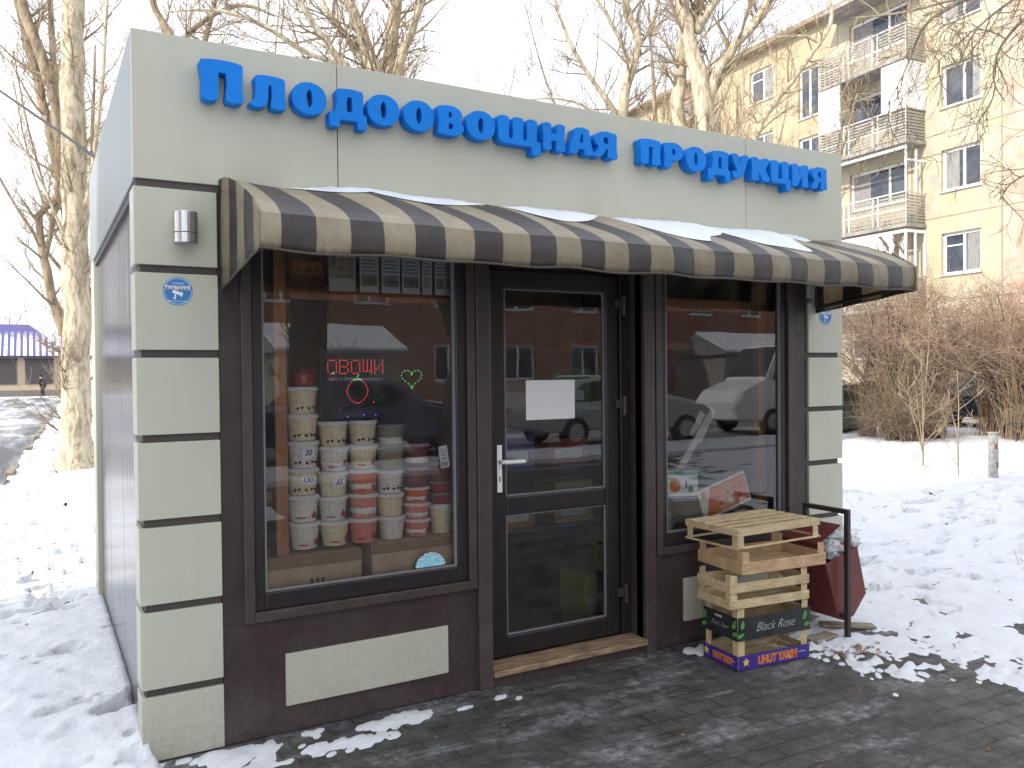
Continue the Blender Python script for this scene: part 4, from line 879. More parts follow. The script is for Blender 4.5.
for i, (dx, dy, dz, sz, cc) in enumerate(((-.04, -.05, .0, .1, 'w'), (.11, .02, .02, .13, 'w'), (.0, .07, .0, .1, 'b'), (.03, -.09, .03, .055, 'o'), (-.08, .05, .02, .06, 'u'), (.10, -.09, .05, .07, 'w'))):
    mt_ = {'w': RUB, 'b': mat('brown_rubbish', (.22, .13, .08), .7, (.4, .3, .2), 30), 'o': mat('orange_peel', (.5, .2, .06), .6), 'u': mat('blue_wrapper', (.12, .2, .4), .4, (.6, .6, .6), 20)}[cc]
    o = crumple('rubbish', None, None, (cnr.x+dx+3.80, cnr.y+dy-.25, cnr.z+dz), sz, sz*.9, sz*1.2, mt_, 30+i)
    tag(o, ['large white bag at the front left of the bin opening', 'large white bag bulging over the right rim of the bin', 'brown paper rubbish at the back of the bin opening', 'small orange peel scrap on top of the bin rubbish', 'small blue wrapper at the left of the bin opening', 'small white wrapper by the right rim of the bin'][i], 'rubbish', 'rubbish in the tilted bin')
PLK = wood('weathered_plank', (.30, .25, .20), (.2, .16, .13))
for i, (x, y_, a, l, lb) in enumerate(((3.72, -.12, 20, .5, 'grey weathered board lying flat under the litter bin'), (3.95, -.30, -35, .32, 'short weathered board lying in the snow right of the bin post'), (3.62, -.38, 8, .22, 'small scrap of board between the crates and the bin post'))):
    o = MB().box(-l/2, l/2, -.045, .045, 0, .014).build('board_scrap', PLK, None, .002); o.location = (x, y_, .012+.004*i); o.rotation_euler = (0, R(1.5), R(a)); tag(o, lb, 'board')

# ------------------------------------------------------------------ trees
BARK = mat('grey_tan_bark', (.35, .28, .19), .9, (.14, .11, .075), 5, 8, .40, .60, bump=.9, bscale=7, stretch=(1.6, 1.6, .35), bdist=.03)  # tan of the bark itself, with darker noise streaks
BARKY = mat('poplar_bark', (.54, .48, .36), .9, (.26, .205, .135), 8, 9, .44, .64, bump=1.0, bscale=9, stretch=(1.6, 1.6, .45), bdist=.03)
BARKD = mat('dark_bark', (.16, .13, .11), .9, (.08, .065, .055), 6, bump=.8, bscale=9, stretch=(1.5, 1.5, .4), bdist=.03)
TWIG = mat('twig_tan', (.32, .25, .165), .85, (.21, .16, .105), 4)
TWIGD = mat('twig_dark', (.13, .10, .075), .85, (.2, .15, .09), 3)
BUSHM = mat('russet_twigs', (.33, .225, .15), .85, (.20, .145, .105), 3)
def rv(rs): return Vector((rs.gauss(0, 1), rs.gauss(0, 1), rs.gauss(0, 1))).normalized()
def branch(b, p, d, ln, r, lvl, rs, up=.25, kids=(6, 5, 3), wig=.22, minr=.0025):
    n = (6, 5, 4, 3)[min(lvl, 3)]; pts = [p]; rad = [r]; dd = d.copy()
    for i in range(n):
        dd = (dd+rv(rs)*wig+Vector((0, 0, up*.25))).normalized(); pts.append(pts[-1]+dd*ln/n); rad.append(max(r*(1-.8*(i+1)/n), minr))
    b.tube(pts, rad, (6, 5, 4, 3)[min(lvl, 3)], cap=False)
    if lvl < 3:
        k = kids[lvl] if lvl < len(kids) else 0
        for _ in range(k):
            t = rs.uniform(.2, 1.0)*n; i = min(int(t), n-1); q = pts[i].lerp(pts[i+1], t-i); tg = (pts[i+1]-pts[i]).normalized()
            s_ = rv(rs); s_ = (s_-tg*s_.dot(tg)).normalized()
            nd = (tg*rs.uniform(.5, 1.1)+s_*rs.uniform(.5, 1.0)+Vector((0, 0, up))).normalized()
            branch(b, q, nd, ln*rs.uniform(.38, .62), max(rad[i]*.55, minr), lvl+1, rs, up, kids, wig, minr)
def limb_twigs(b, pts, rad, rs, dens, ln, up=.3, kids=(5, 4, 0), t0=.0, minr=.003, wig=.2):
    for a, c, r0, r1 in zip(pts[:-1], pts[1:], rad[:-1], rad[1:]):
        sg = (c-a).length; k = sg*dens; k = int(k)+(rs.random() < k-int(k)); tg = (c-a).normalized()
        for _ in range(k):
            t = rs.random(); q = a.lerp(c, t); s_ = rv(rs); s_ = (s_-tg*s_.dot(tg)).normalized()
            nd = (tg*rs.uniform(.2, .8)+s_+Vector((0, 0, up))).normalized()
            branch(b, q, nd, ln*rs.uniform(.5, 1.25), min(max((r0*(1-t)+r1*t)*.35, .007), .03), 1, rs, up, (0,)+tuple(kids), wig, minr)
def soften(pts, rad, rs, it=2, jit=.03):
    pts = [Vector(p) for p in pts]
    for _ in range(it):
        np_ = [pts[0]]; nr = [rad[0]]
        for a, c, ra, rc in zip(pts[:-1], pts[1:], rad[:-1], rad[1:]):
            np_ += [a.lerp(c, .25), a.lerp(c, .75)]; nr += [ra*.75+rc*.25, ra*.25+rc*.75]
        np_.append(pts[-1]); nr.append(rad[-1]); pts, rad = np_, nr
    pts = [p+rv(rs)*jit*min(1, rad[i]*8) if 0 < i < len(pts)-1 else p for i, p in enumerate(pts)]
    return pts, rad
def tree(name, label, limbs, mt, tw, seed, dens=2.2, ln=1.1, group=None, cat='tree', up=.3, kids=(6, 5, 0), sides=12, minr=.003, trunkname='trunk', skip=0, wig=.2):
    rs = random.Random(seed); base = Vector(limbs[0][0][0]); t_ = thing(name, label, cat, base, 0, group)
    b = MB(); c = MB()
    for i, (pts, rad) in enumerate(limbs):
        pp, rr = soften([Vector(p)-base for p in pts], list(rad), rs)
        b.tube(pp, rr, sides if i == 0 else max(7, sides-4), cap=True)
        k0 = skip if i == 0 else 0
        limb_twigs(c, pp[k0:], rr[k0:], rs, dens, ln, up, kids, minr=minr, wig=wig)
    o = b.build(trunkname, mt, t_, smooth=True); c.build('crown', tw, t_)
    return t_
def px(*pts): return [at(*p) for p in pts]
def gp(x, y, z=-.1): return Vector((x, y, z))
# A: straight poplar left of the kiosk
tree('poplar_tree', 'tall straight pale poplar trunk standing in snow just left of the kiosk',
     [([gp(.23, 12.77), gp(.23, 12.77, .35)]+px((76, 400, 14.6), (77, 300, 14.6), (74, 200, 14.6), (72, 100, 14.6), (73, 0, 14.6), (74, -150, 14.6), (75, -300, 14.7)), [.40, .27, .235, .225, .215, .20, .18, .14, .08]),
      (px((78, 245, 14.6), (96, 150, 14.4), (104, 60, 14.2), (110, -60, 14.0)), [.05, .04, .03, .02]),
      (px((70, 250, 14.5), (50, 200, 14.2), (20, 140, 14.0), (-20, 90, 13.8)), [.03, .022, .016, .01])],
     BARKY, TWIG, 11, dens=3.6, ln=.95, up=.35, skip=8)
tree('leaning_tree', 'dark forked trunk leaning left behind the straight pale poplar',
     [([gp(.45, 16.2), gp(.40, 16.1, .6)]+px((72, 350, 17), (58, 320, 17), (44, 262, 17), (37, 222, 17), (43, 208, 17), (56, 200, 17), (63, 172, 17), (57, 110, 17), (48, 75, 17), (30, 28, 17), (14, -30, 17), (0, -120, 17)), [.2, .16, .11, .10, .085, .07, .065, .07, .09, .12, .12, .11, .10, .07]),
      (px((45, 256, 17), (52, 225, 17.1), (60, 190, 17.1)), [.055, .055, .06]),
      (px((60, 180, 17), (40, 90, 17.4), (22, 20, 17.6), (5, -80, 17.8)), [.09, .10, .09, .07]),
      (px((66, 230, 17), (60, 120, 17.6), (50, 20, 18), (45, -90, 18)), [.07, .07, .06, .04])],
     BARK, TWIG, 12, dens=4.0, ln=1.2, up=.3)
tree('bare_tree', 'many stemmed bare tree rising behind the first letters of the sign',
     [([gp(5.46, 11.4)]+px((388, 300, 16), (386, 150, 16), (382, 95, 16), (372, 62, 16), (358, 25, 16), (345, -5, 16), (330, -80, 16)), [.36, .30, .26, .2, .14, .12, .10, .05]),
      (px((386, 140, 16), (390, 66, 16.2), (396, 0, 16.3), (400, -80, 16.4)), [.2, .15, .12, .06]),
      (px((388, 110, 16), (402, 55, 15.8), (424, 0, 15.6), (445, -70, 15.5)), [.12, .085, .07, .03]),
      (px((384, 120, 16), (343, 65, 15.7), (316, 28, 15.5), (285, -20, 15.3), (262, -70, 15.2)), [.12, .08, .065, .05, .02]),
      (px((340, 64, 15.7), (303, 52, 15.4), (265, 24, 15.2), (215, 8, 15.0), (165, 12, 14.8)), [.06, .055, .045, .035, .015]),
      (px((384, 100, 16), (350, 40, 16.4), (322, 5, 16.6), (300, -60, 16.8)), [.08, .06, .05, .02])],
     BARKY, TWIG, 13, dens=6.0, ln=1.25, up=.25)
tree('bare_tree', 'slim bare tree showing above the left front corner of the kiosk',
     [([gp(2.2, 14.0)]+px((205, 280, 17), (192, 110, 17), (176, 45, 17), (160, 20, 17), (148, -10, 17), (140, -70, 17)), [.2, .17, .12, .09, .07, .06, .03]),
      (px((188, 90, 17), (212, 20, 17.4), (222, -40, 17.4)), [.08, .05, .02]), (px((176, 45, 17), (205, 18, 16.7), (242, 2, 16.5), (275, 16, 16.3)), [.06, .05, .04, .02])],
     BARK, TWIG, 14, dens=5.0, ln=1.1)
tree('bare_tree', 'thick twin trunked tree in front of the apartment building rising above the sign gap',
     [([gp(10.13, 7.57)]+px((709, 300, 15), (706, 130, 15), (698, 73, 15), (687, 30, 15), (680, 0, 15), (672, -80, 15)), [.32, .26, .17, .155, .135, .12, .08]),
      (px((690, 250, 15.4), (677, 126, 15.4), (679, 60, 15.4), (692, 25, 15.3), (700, 2, 15.2), (705, -80, 15.2)), [.17, .135, .115, .10, .09, .05]),
      (px((698, 30, 15), (706, 14, 14.8), (722, -8, 14.6), (745, -60, 14.4)), [.09, .075, .06, .03]),
      (px((706, 110, 15), (718, 66, 15), (747, 32, 15), (772, 0, 15), (800, -50, 15)), [.10, .09, .085, .075, .05])],
     BARKY, TWIG, 15, dens=5.5, ln=1.1)
tree('bare_tree', 'slender crooked tree above the middle of the sign with side limbs to the left',
     [([gp(9.98, 9.96)]+px((618, 250, 17), (619, 111, 17), (634, 62, 17), (639, 40, 17), (630, 20, 17), (622, -8, 17), (615, -80, 17)), [.2, .16, .12, .09, .085, .08, .07, .03]),
      (px((632, 66, 17), (612, 22, 16.8), (596, 0, 16.6), (580, -50, 16.6)), [.05, .04, .035, .015]),
      (px((618, 115, 17), (595, 84, 16.8), (577, 58, 16.6), (563, 28, 16.5), (550, -20, 16.4)), [.06, .05, .045, .035, .015]),
      (px((620, 130, 17), (585, 105, 16.7), (555, 97, 16.5), (528, 100, 16.3)), [.04, .03, .022, .01]),
      (px((638, 50, 17), (655, 20, 17.2), (662, -20, 17.4)), [.05, .04, .02])],
     BARKY, TWIG, 16, dens=5.5, ln=1.2)
tree('young_tree', 'thin young tree bending right in front of the apartment stairwell windows',
     [([gp(12.7, 9.0)]+px((742, 250, 18), (752, 136, 18), (776, 101, 18), (803, 67, 18), (819, 43, 18), (834, 20, 18), (826, -20, 18)), [.10, .09, .07, .062, .058, .05, .045, .02]),
      (px((819, 43, 18), (808, 36, 17.9), (790, 36, 17.8), (768, 38, 17.7)), [.035, .035, .028, .012]), (px((776, 101, 18), (775, 70, 18.2), (764, 30, 18.3)), [.03, .022, .01])],
     BARKY, TWIG, 17, dens=4.0, ln=.9)
# trunk out of frame on the right with boughs hanging over
tree('overhanging_tree', 'bare boughs hanging into the upper right corner in front of the yellow building',
     [([gp(10.6, .4)]+px((1230, 300, 9), (1225, 100, 9), (1215, -60, 9), (1200, -200, 9)), [.24, .19, .17, .14, .09]),
      (px((1222, 40, 9), (1130, -30, 8.6), (1050, -28, 8.2), (985, -8, 8.0), (951, 6, 7.9), (924, 24, 7.8), (916, 42, 7.8), (906, 70, 7.8), (886, 108, 7.8)), [.07, .045, .03, .024, .018, .014, .010, .007, .004]),
      (px((1050, -28, 8.2), (960, -2, 8.6), (900, 14, 8.8), (850, 18, 9.0)), [.03, .02, .012, .006]),
      (px((1222, 80, 9), (1100, 0, 8.4), (1040, 6, 8.0), (1006, 36, 7.8), (994, 62, 7.8), (993, 84, 7.8), (1005, 102, 7.8)), [.05, .028, .018, .014, .010, .007, .004]),
      (px((1100, -40, 8.4), (1030, -10, 8.0), (1003, 6, 7.8), (974, 30, 7.6), (960, 60, 7.6)), [.03, .018, .013, .009, .004]),
      (px((1224, 260, 9), (1120, 180, 8.6), (1050, 165, 8.4), (1012, 180, 8.3), (1000, 200, 8.3)), [.03, .018, .012, .008, .005])],
     BARK, TWIG, 18, dens=6.5, ln=.75, up=-.25, kids=(5, 3, 0), minr=.0028, wig=.42)
def auto_tree(x, y_, h, seed, label, mt=BARK, tw=TWIG, group='bare trees far behind', n=6, dens=1.6, ln=1.3, r=.2, minr=.006, spread=.32):
    rs = random.Random(seed); top = Vector((x+rs.uniform(-.5, .5), y_+rs.uniform(-.5, .5), h)); limbs = [([gp(x, y_), gp(x+.05, y_, h*.25), gp(x+rs.uniform(-.3, .3), y_, h*.6), top], [r*1.3, r, r*.6, .03])]
    for i in range(n):
        z = h*rs.uniform(.22, .7); a = rs.uniform(0, 6.28); l_ = h*spread*rs.uniform(.7, 1.3); p0 = Vector((x, y_, z)); dd = Vector((math.cos(a), math.sin(a), 0))
        limbs.append(([p0, p0+dd*l_*.4+Vector((0, 0, l_*.5)), p0+dd*l_*.7+Vector((0, 0, l_*1.1)), p0+dd*l_*.85+Vector((0, 0, l_*1.7))], [r*.5, r*.35, r*.2, .02]))
    return tree('bare_tree', label, limbs, mt, tw, seed, dens=dens, ln=ln, group=group, sides=7, minr=minr, kids=(4, 3, 0))
for i, (u, D_, h, r, lb) in enumerate(((104, 26, 12, .14, 'fine twigged tree between the pale poplar and the kiosk edge'), (240, 34, 14, .2, 'distant bare tree above the letter gap left of the many stemmed tree'),
                                 (440, 30, 10.6, .16, 'small bare tree whose twigs end right of the many stemmed tree'), (300, 45, 15, .22, 'far bare tree behind the first word of the sign'), (655, 26, 13, .16, 'bare tree between the crooked tree and the twin trunk'), (745, 22, 9.0, .10, 'low twiggy tree before the building right of the twin trunk'))):
    p = at(u, 430, D_); auto_tree(p.x, p.y, h, 40+i, lb, r=r, n=7, dens=2.2 if D_ < 35 else 1.6)
for i, (x, y_, h) in enumerate(((-14, 100, 9), (-8, 104, 8), (-3, 98, 8.5), (2.5, 102, 9), (-20, 110, 10))):
    auto_tree(x, y_, h, 60+i, ['far tree beyond the blue roofed building, leftmost', 'far tree behind the left hip of the blue roof', 'far tree just over the ridge of the blue roof', 'far tree between the blue roof and the dark leaning trunk', 'far tree at the left frame edge'][i], r=.14, n=5, dens=1.3, minr=.012)

# saplings and shrubs on the right
def sapling(label, base, tips, r, seed, dens=2.4, ln=.5):
    limbs = [([base]+px(*t), [r]+[r*(.85-.6*i/len(t)) for i in range(len(t))]) for t in tips]
    return tree('sapling', label, limbs, BARK, TWIG, seed, dens=dens, ln=ln, cat='sapling', group='saplings in the snow', sides=6, minr=.003, kids=(3, 2, 0), trunkname='stems')
b1 = G1 = Vector((12.02, 4.6, -.02)); b2 = Vector((11.19, 3.5, -.02))
sapling('taller sapling with several pale upright stems and a leafless base in the snow', b1, (((922, 440, 13.2), (925, 400, 13.2), (929, 340, 13.2), (930, 315, 13.2)), ((922, 440, 13.2), (917, 400, 13.2), (914, 365, 13.2)), ((923, 440, 13.2), (923, 405, 13.1), (921, 350, 13.1)), ((922, 445, 13.2), (909, 405, 13.3), (908, 375, 13.3))), .013, 31)
sapling('thin single stemmed sapling between the taller sapling and the rusty post', b2, (((958, 445, 12.0), (959, 400, 12.0), (957, 370, 12.0)), ((958, 435, 12.0), (951, 410, 12.0), (948, 390, 12.0))), .011, 32, 2.5, .4)
def shrub(label, x, y_, w_, h, n, seed, mt=BUSHM, group='leafless shrubs before the building', rr=.0065):
    rs = random.Random(seed); t_ = thing('shrub', label, 'shrub', (x, y_, -.05), 0, group); b = MB(); st = MB()
    for i in range(n):
        a = rs.uniform(0, 6.28); rad = w_*.5*rs.random()**.6; ck = i % 5; bx_, by = w_*.17*math.cos(ck*1.3+seed)+rs.gauss(0, w_*.022), w_*.17*math.sin(ck*1.3+seed)+rs.gauss(0, w_*.022)
        tx, ty = rad*math.cos(a)*1.1, rad*math.sin(a); tz = h*math.sqrt(max(.05, 1-(rad/(w_*.62))**2))*rs.uniform(.62, 1.0)
        p0 = Vector((bx_, by, 0)); p1 = Vector((bx_*.95+tx*.14, by*.95+ty*.14, tz*.46)); p2 = Vector((tx*.8, ty*.8, tz)); p3 = Vector((tx*1.15, ty*1.1, tz*rs.uniform(.75, 1.0)))
        pp, r_ = soften([p0, p1, p2, p3], [rr*1.5, rr, rr*.6, rr*.35], rs, 1, .08); (b if i % 9 else st).tube(pp, r_ if i % 9 else [q*3.0 for q in r_], 3 if i % 9 else 5, cap=False)
        for _ in range(11):
            k = rs.randint(3, len(pp)-1); q = pp[k]; d_ = (rv(rs)+Vector((0, 0, .55))).normalized(); l_ = rs.uniform(.3, .95)
            m_ = q+d_*l_*.5+rv(rs)*.07; b.tube([q, m_, q+d_*l_+rv(rs)*.15+Vector((0, 0, -.08))], [rr*.5, rr*.4, rr*.3], 3, cap=False)
    b.build('twigs', mt, t_); st.build('stems', BARKD, t_, smooth=True)
    return t_
shrub('largest russet shrub right beside the kiosk wall edge in the snow', 16.8, 8.3, 4.4, 3.9, 430, 1)
shrub('russet shrub in the middle of the thicket before the dark parked car', 18.8, 6.6, 4.6, 3.9, 420, 2)
shrub('greyer shrub at the right frame edge above the fallen branches', 19.8, 4.0, 4.4, 2.8, 330, 3, mat('grey_brown_twigs', (.27, .19, .14), .85, (.18, .13, .10), 3))
shrub('pale straw coloured low shrub at the foot of the yellow wall', 24.3, 10.6, 3.0, 3.0, 300, 4, mat('straw_twigs', (.42, .32, .15), .85, (.30, .22, .12), 3))
shrub('dark low shrub at the foot of the largest russet shrub', 15.9, 7.7, 1.6, 1.1, 170, 5, TWIGD)
shrub('low tangled shrub behind the rusty post', 18.6, 5.2, 3.0, 1.2, 170, 6, TWIGD)

# ------------------------------------------------------------------ rusty post
ps = thing('metal_post', 'short grey pipe post with rust red patches standing in the snow on the right', 'post', (11.37, 3.10, -.02))
PGREY = mat('flaking_grey_paint', (.34, .345, .35), .6, (.24, .20, .17), 14, 6, .48, .62, bump=.3)
b = MB(); b.lathe([(.066, 0), (.064, .02), (.062, .68)], n=18); b.build('pipe', PGREY, ps, smooth=False)
b = MB(); b.lathe([(.074, .681), (.076, .687), (.07, .70)], n=18); b.build('cap', mat('pipe_cap', (.28, .27, .26), .6), ps)
b = MB()
for z, hh, a0, a1 in ((.47, .07, 225, 262), (.20, .09, 250, 300)):
    for k in range(7):
        t0 = R(a0+(a1-a0)*k/7); t1 = R(a0+(a1-a0)*(k+1)/7); rr = .0665; j = random.uniform(-.02, .02)
        b.quad([(rr*math.cos(t0), rr*math.sin(t0), z+j), (rr*math.cos(t1), rr*math.sin(t1), z), (rr*math.cos(t1), rr*math.sin(t1), z+hh+j), (rr*math.cos(t0), rr*math.sin(t0), z+hh)])
b.build('rust_patches', mat('rust_red', (.30, .10, .06), .8, (.20, .08, .05), 30), ps)
b = MB(); b.box(.066, .10, -.02, .02, .22, .46); b.build('side_bracket', mat('rusty_bracket', (.16, .08, .05), .8), ps, .003)

# ------------------------------------------------------------------ green container and cars
ct = thing('waste_container', 'dark green metal container low behind the right edge of the kiosk', 'container', (17.2, 10.6, -.05), R(20))
DG = mat('dark_green_paint', (.015, .045, .035), .45, (.03, .06, .05), 5)
b = MB(); b.add([(-.95, -.6, .15), (.95, -.6, .15), (.95, .6, .15), (-.95, .6, .15), (-1.1, -.7, 1.15), (1.1, -.7, 1.15), (1.1, .7, 1.15), (-1.1, .7, 1.15)], [(0, 1, 5, 4), (1, 2, 6, 5), (2, 3, 7, 6), (3, 0, 4, 7), (3, 2, 1, 0)]); b.build('tub', DG, ct, .01)
b = MB(); b.box(-1.14, 1.14, -.74, -.66, 1.12, 1.20); b.box(-1.14, 1.14, .66, .74, 1.12, 1.20); b.box(-1.14, -1.06, -.66, .66, 1.12, 1.20); b.box(1.06, 1.14, -.66, .66, 1.12, 1.20); b.build('rim', DG, ct, .01)
b = MB(); b.box(-1.05, 1.05, -.65, .65, 1.205, 1.27); b.build('snow_cap', SNOWC, ct, .03)
for x in (-.7, .7):
    for yy in (-.45, .45):
        b = MB(); b.lathe([(.08, -.03), (.08, .03)], n=12, M=Matrix.Translation((x, yy, .08)) @ Matrix.Rotation(R(90), 4, 'X')); b.build('wheel', BARKD, ct)
def car(label, loc, rz, paint, snow=True, van=False, group='cars in the surroundings'):
    t_ = thing('parked_car', label, 'car', loc, rz, group)
    if van: low = [(-2.5, .35), (-2.5, 1.0), (-2.3, 1.9), (-2.2, 2.2), (.9, 2.25), (1.5, 1.35), (2.2, 1.1), (2.4, .8), (2.4, .35)]; wx = (-1.5, 1.5); top = (4, 3)
    else: low = [(-2.15, .35), (-2.2, .7), (-2.1, .95), (-1.75, 1.02), (-1.25, 1.42), (-.6, 1.5), (.25, 1.47), (.95, 1.02), (1.9, .86), (2.15, .68), (2.15, .35)]
    wx = (-1.35, 1.35)
    hw = .86; vs = []; n = len(low)
    for sgn in (-1, 1):
        for x, z in low: vs.append((x, sgn*(hw if z < 1.05 else hw-.16*(min(z, 1.5)-1.0)/.5-.02), z))
    fs = [tuple(range(n))[::-1], tuple(range(n, 2*n))]+[(i, (i+1) % n, n+(i+1) % n, n+i) for i in range(n)]
    b = MB(); b.add(vs, fs); o = b.build('body', paint, t_, .06, segs=3); mirror_faces(o)
    GLK = mat('dark_car_glass', (.02, .022, .025), .05, spec=.8)
    for sgn in (-1, 1):
        b = MB()
        if van: q = [(.1, 1.35), (1.25, 1.35), (.8, 2.0), (.1, 2.0)]; yo = hw-.06
        else: q = [(-1.55, 1.0), (.75, 1.0), (.2, 1.38), (-.6, 1.42), (-1.1, 1.36)]; yo = hw-.045
        pts = [(x, sgn*(yo+.045-.16*(max(z, 1.0)-1.0)/.5*(1 if not van else .6)), z) for x, z in q]; b.quad(pts); b.build('side_glass', GLK, t_)
    b = MB()
    if van: b.quad([(1.46, -.7, 1.42), (1.46, .7, 1.42), (.95, .62, 2.18), (.95, -.62, 2.18)])
    else: b.quad([(.93, -.7, 1.06), (.93, .7, 1.06), (.32, .62, 1.455), (.32, -.62, 1.455)]); b.quad([(-1.73, -.68, 1.07), (-1.73, .68, 1.07), (-1.29, .6, 1.41), (-1.29, -.6, 1.41)])
    b.build('windscreen', GLK, t_)
    for x in wx:
        for sgn in (-1, 1):
            Mw = Matrix.Translation((x, sgn*(hw-.08), .33)) @ Matrix.Rotation(R(90), 4, 'X')
            wv = MB().lathe([(.2, -.11), (.31, -.1), (.33, -.06), (.33, .06), (.31, .1), (.2, .11)], n=20, M=Mw).build('wheel', mat('tyre', (.02, .02, .02), .8), t_)
            MB().lathe([(.0, -.115), (.19, -.115), (.19, .115), (0, .115)], n=14, M=Mw).build('rim', mat('rim_grey', (.4, .4, .41), .4, metal=.6), wv)
    for sgn in (-1, 1):
        MB().box(2.13 if not van else 2.36, 2.17 if not van else 2.42, sgn*.62-.16, sgn*.62+.16, .60, .74).build('headlight', mat('headlamp', (.6, .6, .62), .1), t_, .01)
        MB().box(-2.22 if not van else -2.52, -2.17 if not van else -2.48, sgn*.66-.12, sgn*.66+.12, .68, .86).build('tail_light', mat('tail_lamp', (.35, .02, .02), .2), t_, .01)
    if snow:
        b = MB(); b.box(-.95, .1, -.58, .58, 1.475, 1.53) if not van else b.box(-2.0, .7, -.6, .6, 2.26, 2.32); b.build('roof_snow', SNOWC, t_, .03)
        if not van: b = MB(); b.prism([(1.0, 1.035), (1.85, .885), (1.85, .93), (1.0, 1.09)], 1, -.6, .6); o = b.build('bonnet_snow', SNOWC, t_, .02); mirror_faces(o)
    return t_
DK = mat('dark_car_paint', (.02, .024, .03), .25, coat=.5); SV = mat('silver_car_paint', (.35, .36, .38), .3, metal=.5, coat=.5); WH = mat('white_van_paint', (.62, .62, .62), .35, coat=.4); BL = mat('dark_blue_car_paint', (.03, .05, .12), .25, coat=.5)
car('dark snow topped car parked behind the leafless shrubs', (21.5, 9.1, -.05), R(96), DK)
car('dark blue car on the street mirrored in the left window', (5.2, -11.5, -.02), R(4), BL, group='cars on the street')
car('silver car on the street mirrored in the door glass', (10.8, -11.2, -.02), R(2), SV, group='cars on the street')
car('white van on the street mirrored in the right window', (16.8, -11.6, -.02), R(183), WH, van=True, group='cars on the street')
car('dark car at the far end of the street row', (23.2, -11.8, -.02), R(2), DK, group='cars on the street')

# ------------------------------------------------------------------ apartment buildings
WGL = mat('flat_window_glass', (.03, .04, .065), .06, (.09, .10, .12), 1.1, 6, .4, .6, spec=.55); WFR = mat('white_window_frame', (.74, .75, .76), .5)
OLDF = mat('old_wood_frame', (.45, .44, .42), .7); CONC = mat('weathered_concrete', (.36, .34, .31), .9, (.22, .2, .18), 4, bump=.4); SLAT = mat('weathered_slats', (.38, .36, .32), .85, (.22, .20, .17), 14)
def facade(t_, x0, x1, z0, z1, wins, mt, dep=.16, name='wall', yo=0, kinds=None):
    """wall skin with real openings; x along the wall, y outwards"""
    xs_ = sorted({x0, x1, *[w_[0] for w_ in wins], *[w_[1] for w_ in wins]}); zs = sorted({z0, z1, *[w_[2] for w_ in wins], *[w_[3] for w_ in wins]}); b = MB()
    for a, c in zip(xs_[:-1], xs_[1:]):
        for e, f_ in zip(zs[:-1], zs[1:]):
            mx_, mz = (a+c)/2, (e+f_)/2
            if any(w_[0] < mx_ < w_[1] and w_[2] < mz < w_[3] for w_ in wins): continue
            b.quad([(c, yo, e), (a, yo, e), (a, yo, f_), (c, yo, f_)])
    for a, c, e, f_ in wins:
        b.quad([(a, yo, e), (c, yo, e), (c, yo-dep, e), (a, yo-dep, e)]); b.quad([(a, yo, f_), (a, yo-dep, f_), (c, yo-dep, f_), (c, yo, f_)]); b.quad([(a, yo, e), (a, yo-dep, e), (a, yo-dep, f_), (a, yo, f_)]); b.quad([(c, yo, e), (c, yo, f_), (c, yo-dep, f_), (c, yo-dep, e)])
    return b.build(name, mt, t_)
def bwindow(t_, a, c, e, f_, yo=0, dep=.16, mt=None, sill=True, split=.45, old=False, bars=1):
    mt = mt or WFR; y1, y0 = yo-dep+.05, yo-dep-.01; fw_ = .095; b = MB()
    b.box(a, a+fw_, y0, y1, e, f_); b.box(c-fw_, c, y0, y1, e, f_); b.box(a+fw_, c-fw_, y0, y1, e, e+fw_); b.box(a+fw_, c-fw_, y0, y1, f_-fw_, f_)
    xm = a+(c-a)*split; b.box(xm-.045, xm+.045, y0, y1, e+fw_, f_-fw_)
    if old: b.box(xm+.045, c-fw_, y0, y1, f_-.45, f_-.40)
    w_ = b.build('window', mt, t_, .006)
    MB().quad([(c-.02, yo-dep+.012, e+.02), (a+.02, yo-dep+.012, e+.02), (a+.02, yo-dep+.012, f_-.02), (c-.02, yo-dep+.012, f_-.02)]).build('pane', WGL, w_)
    rs = random.Random(int(abs(a)*31+e*17+yo))
    if t_.name.startswith('apartment') and rs.random() < .6:
        cw = (c-a)*rs.uniform(.18, .42); x0_ = a+.1 if rs.random() < .5 else c-.1-cw; MB().box(x0_, x0_+cw, yo-dep+.014, yo-dep+.02, e+.1, f_-.1).build('curtain', mat('net_curtain', (.34, .34, .33), .9, (.16, .16, .165), 9, stretch=(6, 1, .4)), w_)
    if sill: MB().box(a-.04, c+.04, yo-dep+.051, yo+.06, e-.04, e-.003).build('sill', mat('tin_sill', (.5, .5, .5), .5), w_)
